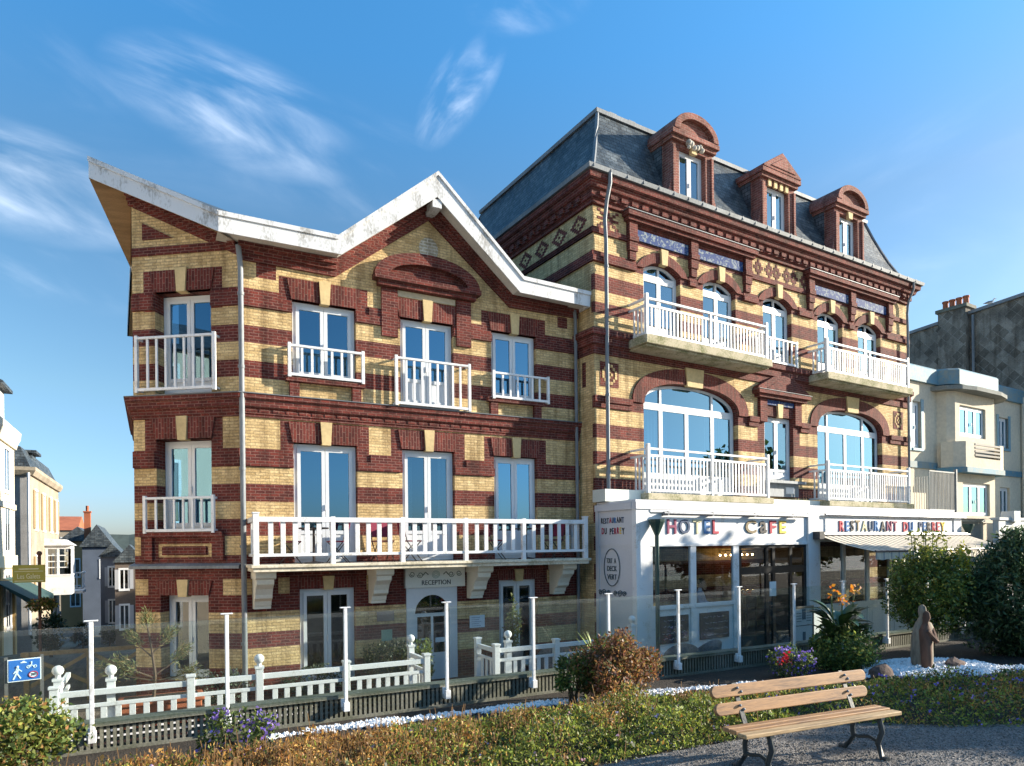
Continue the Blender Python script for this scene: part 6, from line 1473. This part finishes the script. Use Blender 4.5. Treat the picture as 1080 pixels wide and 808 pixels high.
# hanging olive sign and flower basket on a post
hp = thing('street_post', 'dark post carrying a flower basket, in front of the stone house', 'post', (-2.43,20,0))
m = MB(); m.tube([(-2.43,20,0),(-2.43,20,3.1)], .035, 8); m.ball((-2.43,20,3.12),.06,8); m.tube([(-2.62,20,2.0),(-2.2,20,2.0)], .015, 5); m.build('pole', mat('rusty_metal', (.14,.07,.05), .6), hp)
shrub('hanging_basket', 'hanging basket of yellow green flowers on the dark post', 'basket', (-2.4,19.9,1.72), (-2.39,19.9,1.86), (.36,.25,.2), 1100, .07, [(.10,.14,.03),(.30,.26,.05),(.05,.08,.02),(.42,.20,.08)], None, 10, 81, 2)
hs_ = thing('shop_sign', 'olive green hanging sign with cream lettering on the left side of the lane', 'sign', (-2.6,19.7,2.4))
HM = Matrix.Translation((-2.6,19.7,2.64)) @ Matrix.Rotation(R(-8),4,'Z')
m = MB(HM); m.box(-.33,.33,-.02,.02,-.21,.21); b_ = m.build('panel', mat('olive_sign', (.34,.31,.05), .5, var=.15), hs_, bevel=.008)
m = MB(HM); m.box(-.29,.29,-.026,-.02,-.18,-.165); m.box(-.29,.29,-.026,-.02,.05,.062); m.box(-.2,.2,-.026,-.02,.10,.125); add_text(m, 'Les Galets', -.23, .23, -.12, .0, -.02, .008); m.build('lettering', mat('cream_letter', (.75,.72,.5), .6, bump=0), b_)
m = MB(HM); m.tube([(-1.1,.0,.14),(-.3,0,.14)], .012, 5); m.tube([(-1.1,.0,-.14),(-.3,0,-.14)], .012, 5); m.tube([(-1.1,0,-2.64),(-1.1,0,.4)], .03, 6); m.build('bracket', mat('sign_bracket', (.55,.45,.2), .5), hs_)
# timber barrier by the lane
tb = thing('barrier', 'low brown timber cross braced barrier at the lane corner', 'barrier', (-1.5,17,0))
m = MB(); TW = mat('barrier_wood', (.24,.17,.09), .8, var=.4)
for x in (-2.3,-1.2,-.2): m.box(x-.05,x+.05,16.95,17.05,0,1.1)
m.bar((-2.4,17,1.05),(-.1,17,1.05),.06,.09); m.bar((-2.3,17,.35),(-1.2,17,1.0),.05,.08); m.bar((-2.3,17.06,1.0),(-1.2,17.06,.35),.05,.08); m.bar((-1.2,17,.35),(-.2,17,1.0),.05,.08); m.bar((-1.2,17.06,1.0),(-.2,17.06,.35),.05,.08)
m.build('timber', TW, tb, bevel=.006)
def streetbush(label, x, y, r_, h, s): shrub('bush', label, 'bush', (x,y,street_z(y)), (x,y,street_z(y)+h*.55), (r_,r_,h*.5), 900, .14, [(.03,.045,.02),(.05,.07,.03)], None, 10, s, 3)
streetbush('dark bush at the foot of the stone house, beside the timber barrier', -2.9, 26, .55, 1.3, 91); streetbush('dark potted shrub in the shaded lane before the slate blue house', -3.4, 44, .6, 1.5, 92); streetbush('dark potted shrub in the shaded lane before the pale grey house', -2.2, 45.5, .5, 1.3, 93)

# ------------------------------------------------------------------ balcony and terrace furniture, cafe guests
CR = mat('chair_fabric_crimson', (.20,.02,.05), .8, var=.2); CM = mat('chair_metal', (.05,.04,.04), .5)
def bistro_chair(x, y, z, a, label, group):
    t = thing('bistro_chair', label, 'chair', (x,y,z), a, group); M = Matrix.Translation((x,y,z)) @ Matrix.Rotation(a,4,'Z')
    m = MB(M); m.slab([(-.2,-.2),(.2,-.2),(.2,.2),(-.2,.2)], .44, .47); m.build('seat', CR, t, bevel=.01)
    m = MB(M); m.side([(.17,.55),(.2,.55),(.26,.88),(.23,.88)], -.2, .2); m.build('backrest', CR, t, bevel=.01)
    for s in (-1,1):
        m = MB(M); m.tube([(s*.19,.25,.88),(s*.19,.15,.45),(s*.19,-.2,0)], .012, 6); m.build('leg', CM, t); m = MB(M); m.tube([(s*.17,-.18,.45),(s*.17,.24,0)], .012, 6); m.build('leg', CM, t)
    return t
def bistro_table(x, y, z, label):
    t = thing('bistro_table', label, 'table', (x,y,z)); m = MB(); m.lathe((x,y,z+.72), [(.3,0),(.31,.01),(.31,.025),(.3,.03)], 20); m.build('table_top', CM, t); m = MB(); m.lathe((x,y,z), [(.2,0),(.2,.02),(.03,.05),(.025,.72)], 10); m.build('pedestal', CM, t)
GB = 'crimson bistro chairs on the long balcony'; LB = ['at the left end of the long balcony', 'left of the first balcony window frame', 'between the two left balcony windows', 'before the middle balcony window', 'left of the right balcony window', 'at the right end of the long balcony']
for i, (x, a) in enumerate(((2.55,R(80)),(3.5,R(-95)),(4.5,R(5)),(5.15,R(90)),(7.3,R(75)),(8.9,R(-80)))): bistro_chair(x, 14.55, 2.862, a, 'crimson bistro chair '+LB[i], GB)
bistro_table(3.0, 14.5, 2.862, 'small round dark table at the left end of the long balcony'); bistro_table(8.1, 14.5, 2.862, 'small round dark table near the right end of the long balcony')
WK = mat('grey_wicker', (.20,.21,.22), .8, col2=(.10,.11,.12), s1=20, s2=60, bump=.4)
def tub_chair(x, y, a, label):
    t = thing('armchair', label, 'chair', (x,y,.06), a, 'rounded wicker chairs on the terraces'); M = Matrix.Translation((x,y,.06)) @ Matrix.Rotation(a,4,'Z')
    m = MB(M); n = 14; V = []; F = []
    for i in range(n+1):
        th = PI*i/n; q = math.sin(th); V += [(.36*math.cos(th),.32*math.sin(th),.3),(.42*math.cos(th),.38*math.sin(th),.55+.35*q),(.37*math.cos(th),.33*math.sin(th),.55+.35*q),(.31*math.cos(th),.27*math.sin(th),.3)]
    for i in range(n):
        for j in range(4): F.append((4*i+j,4*i+(j+1)%4,4*i+4+(j+1)%4,4*i+4+j))
    m.add(V,F); m.build('shell', WK, t, smooth=True); m = MB(M); m.lathe((0,.02,.3), [(.33,0),(.35,.04),(.34,.12),(.1,.13)], 16); m.build('seat', WK, t, smooth=True)
    for sx in (-.24,.24):
        for sy in (-.2,.25): m = MB(M); m.tube([(sx,sy,.32),(sx*1.1,sy*1.1,0)], .018, 6); m.build('leg', CM, t)
for x, y, a, l in ((11.5,12.0,R(180),'grey wicker tub chair below the right chalkboard'),(10.7,11.9,R(150),'grey wicker tub chair below the left chalkboard'),(8.2,13.4,R(160),'grey wicker tub chair behind the short picket fence, right one'),(7.0,13.5,R(200),'grey wicker tub chair behind the short picket fence, left one')): tub_chair(x, y, a, l)
# person at a cafe window table
def skinbody(name, joints, edges, mt, parent, sub=2):
    me = bpy.data.meshes.new(name); inv = Matrix(parent['_inv']); me.from_pydata([inv @ Vector(j[0]) for j in joints], edges, []); o = bpy.data.objects.new(name, me); COL.objects.link(o)
    o.parent = parent; o['_inv'] = parent['_inv']
    o.modifiers.new('skin', 'SKIN'); s = o.modifiers.new('sub', 'SUBSURF'); s.levels = s.render_levels = sub
    for i, j in enumerate(joints): me.skin_vertices[0].data[i].radius = j[1]
    me.skin_vertices[0].data[0].use_root = True
    o.modifiers['skin'].use_smooth_shade = True; me.materials.append(mt); return o
pbase = FB @ Vector((3.05,-.7,.69)); pe = thing('person', 'seated person in a pale blue shirt behind the cafe window', 'person', tuple(pbase), RZB+R(25))
PM = Matrix.Translation(pbase) @ Matrix.Rotation(RZB+R(25),4,'Z') @ Matrix.Scale(1.0,4)
def J(x,y,z,r,q=None): return (tuple(PM @ Vector((x,y,z))), (r, q or r))
SKIN = mat('skin', (.50,.29,.20), .6, var=.1, bump=0); SHIRT = mat('pale_blue_shirt', (.50,.66,.82), .8, var=.12); TROU = mat('dark_trousers', (.03,.035,.05), .8)
SH_ = .72
jt = [J(0,.05,SH_,.15,.12),J(0,.07,SH_+.2,.15,.11),J(0,.06,SH_+.42,.18,.11),J(0,.05,SH_+.52,.06,.055),J(0,.03,SH_+.6,.055),
 J(.2,.05,SH_+.42,.06),J(.25,-.02,SH_+.18,.048),J(.15,-.25,SH_+.12,.04),J(-.2,.05,SH_+.42,.06),J(-.25,-.02,SH_+.18,.048),J(-.12,-.24,SH_+.2,.04),
 J(.1,-.05,SH_-.02,.09),J(.12,-.42,SH_-.02,.07),J(.12,-.42,SH_-.42,.05),J(-.1,-.05,SH_-.02,.09),J(-.12,-.42,SH_-.02,.07),J(-.12,-.42,SH_-.42,.05)]
skinbody('body', jt, [(0,1),(1,2),(2,3),(3,4),(2,5),(5,6),(6,7),(2,8),(8,9),(9,10),(0,11),(11,12),(12,13),(0,14),(14,15),(15,16)], SHIRT, pe)
m = MB(PM); m.lathe((0,.0,SH_+.58), [(.05,0),(.075,.04),(.09,.1),(.095,.15),(.085,.2),(.05,.235),(.01,.245)], 14); m.ball((0,-.095,SH_+.68),.018,8)
for s in (-1,1):
    m.ball((s*.095,.0,SH_+.7),.022,8); hx, hy, hz = (s*.13 if s > 0 else -.12), -.27, SH_+(.12 if s > 0 else .2)
    m.ball((hx,hy,hz),.04,8)
    for k in range(4): m.tube([(hx-.03+.02*k,hy-.02,hz),(hx-.03+.02*k,hy-.075,hz-.01),(hx-.03+.02*k,hy-.095,hz-.035)], .009, 6)
    m.tube([(hx-s*.035,hy,hz+.01),(hx-s*.06,hy-.04,hz+.01)], .011, 6)
m.build('head', SKIN, pe, smooth=True)
m = MB(PM); m.lathe((0,.015,SH_+.69), [(.098,0),(.102,.05),(.092,.11),(.055,.145),(.01,.155)], 14); m.build('hair', mat('brown_hair', (.08,.055,.04), .7), pe, smooth=True)
m = MB(PM)
for s in (-.034,.034): m.ball((s,-.086,SH_+.715),.012,6)
m.box(-.025,.025,-.09,-.08,SH_+.635,SH_+.642); m.build('eye', BLACK, pe)
m = MB(PM)
for s in (-1,1): m.tube([tuple((s*.11,-.05,SH_-.02)),(s*.12,-.44,SH_-.02),(s*.12,-.43,SH_-.4)], [.1,.085,.06], 10); m.box(s*.12-.05,s*.12+.05,-.6,-.36,0.0,.09)
m.box(-.1,.1,-.1,.1,SH_-.3,SH_-.06)
m.build('trousers', TROU, pe, smooth=True)
def cafe_chair(x, y, a, label):
    p = FB @ Vector((x,y,.68)); t = thing('cafe_chair', label, 'chair', tuple(p), RZB+a, 'dark chairs inside the cafe'); M = Matrix.Translation(p) @ Matrix.Rotation(RZB+a,4,'Z')
    m = MB(M); m.slab([(-.22,-.22),(.22,-.22),(.22,.22),(-.22,.22)], .52, .57); m.build('seat', CM, t, bevel=.01)
    m = MB(M); m.box(-.2,.2,.2,.23,.65,1.0)
    m.build('backrest', CM, t, bevel=.01)
    for sx in (-.19,.19):
        for sy in (-.19,.2): m = MB(M); m.box(sx-.018,sx+.018,sy-.018,sy+.018,0,1.0 if sy > 0 else .53); m.build('leg', CM, t)
cafe_chair(3.05,-.63,R(25),'dark chair under the seated person in the cafe'); cafe_chair(1.1,-.5,R(150),'empty dark chair behind the left cafe pane'); cafe_chair(5.2,-.4,R(180),'empty dark chair behind the glazed cafe door')
def cafe_table(x, y, label):
    p = FB @ Vector((x,y,.68)); t = thing('cafe_table', label, 'table', tuple(p), RZB); m = MB(FB); m.box(x-.35,x+.35,y-.3,y+.3,1.42,1.46); m.build('table_top', mat('table_wood', (.22,.13,.07), .5, var=.3), t, bevel=.008); m = MB(FB); m.lathe((x,y,.68), [(.22,0),(.22,.03),(.035,.06),(.035,.74)], 10); m.build('pedestal', CM, t)
cafe_table(2.55,-1.05,'wooden table before the seated person in the cafe'); cafe_table(1.1,-.95,'wooden table behind the left cafe pane')
# warm pendant bulbs seen through the glass door
cl = thing('chandelier', 'row of warm bulbs hanging inside the cafe', 'lamp', tuple(FB @ Vector((4.9,-.3,2.85))), RZB)
m = MB(FB); m.tube([(4.2,-.3,2.97),(5.7,-.3,2.97)], .015, 6); m.tube([(4.9,-.3,2.97),(4.9,-.3,4.0)], .01, 5)
for k in range(7): m.tube([(4.25+.23*k,-.3,2.97),(4.25+.23*k,-.3,2.88)], .008, 5)
m.build('frame', CM, cl)
m = MB(FB)
for k in range(7): m.ball((4.25+.23*k,-.3,2.85),.026,8)
m.build('bulb', mat('warm_bulb', (.9,.7,.4), .4, bump=0, emit=(1,.62,.25), es=22), cl)

# unseen trees added right of the view to shade the cafe front and garden
def tree(label, x, y, h, r, seed):
    z0 = prom_z(x,y) if y < 9 else 0; t = thing('tree', label, 'tree', (x,y,z0), 0, 'unseen shade trees'); r_ = random.Random(seed); m = MB()
    m.tube([(x,y,z0-.1),(x+.08,y,z0+1.2),(x,y+.1,h*.55),(x,y,h*.85)], [.2,.16,.12,.04], 9)
    for k in range(8):
        a = r_.uniform(0,2*PI); zz = h*r_.uniform(.3,.6); m.tube([(x,y,zz),(x+r*.4*math.cos(a),y+r*.4*math.sin(a),zz+r*.3),(x+r*.75*math.cos(a),y+r*.75*math.sin(a),zz+r*.55)], [.07,.045,.015], 6)
    m.build('trunk', MATS['bark'], t)
    P, k = crown((x,y,z0+(h-z0)*.58), (r,r,(h-z0)*.46), 5200, 30, .2, seed, core=.3); leafmesh('crown', P, rng.uniform(.22,.42,len(P)), palette(len(P), GRN), t, aspect=.6)
tree('unseen leafy tree added for shade, beside the far end of the pavement', 31, 9.8, 5.2, 2.2, 301); tree('unseen leafy tree added for shade, opposite the restaurant awning', 25.5, 8.0, 8.0, 1.9, 302)
tree('unseen leafy tree added for shade, right of the large dark bush', 24, 4, 5.0, 2.2, 303); tree('smaller unseen leafy tree added for shade, nearest the bench', 20, 1.0, 5.6, 2.3, 304)
PCAN = mat('parasol_canvas', (.72,.62,.48), .85, var=.12)
def parasol(label, x, y, a):
    t = thing('parasol', label, 'parasol', (x,y,prom_z(x,y)), a, 'parasols on the promenade'); M = Matrix.Translation((x,y,0)) @ Matrix.Rotation(a,4,'Z')
    m = MB(M); h = 1.5; c = [(-h,-h,2.55),(h,-h,2.55),(h,h,2.55),(-h,h,2.55)]
    for i in range(4):
        p, q = c[i], c[(i+1)%4]; m.face([p,q,(0,0,3.25)]); m.face([p,q,(q[0],q[1],2.4),(p[0],p[1],2.4)])
    m.build('canopy', PCAN, t); m = MB(M); m.tube([(0,0,.95),(0,0,3.3)], .035, 8)
    for p in c: m.tube([(0,0,3.2),(p[0]*.98,p[1]*.98,2.56)], .012, 5)
    m.build('pole', CM, t); m = MB(M); m.box(-.35,.35,-.35,.35,.92,1.0); m.build('base', CONCG, t)
parasol('beige square parasol on the promenade, nearer one', 19.4, 5.4, R(10)); parasol('beige square parasol on the promenade, farther one', 22.8, 7.5, R(10))
# tidy helper properties
for o in bpy.data.objects:
    if '_inv' in o.keys(): del o['_inv']
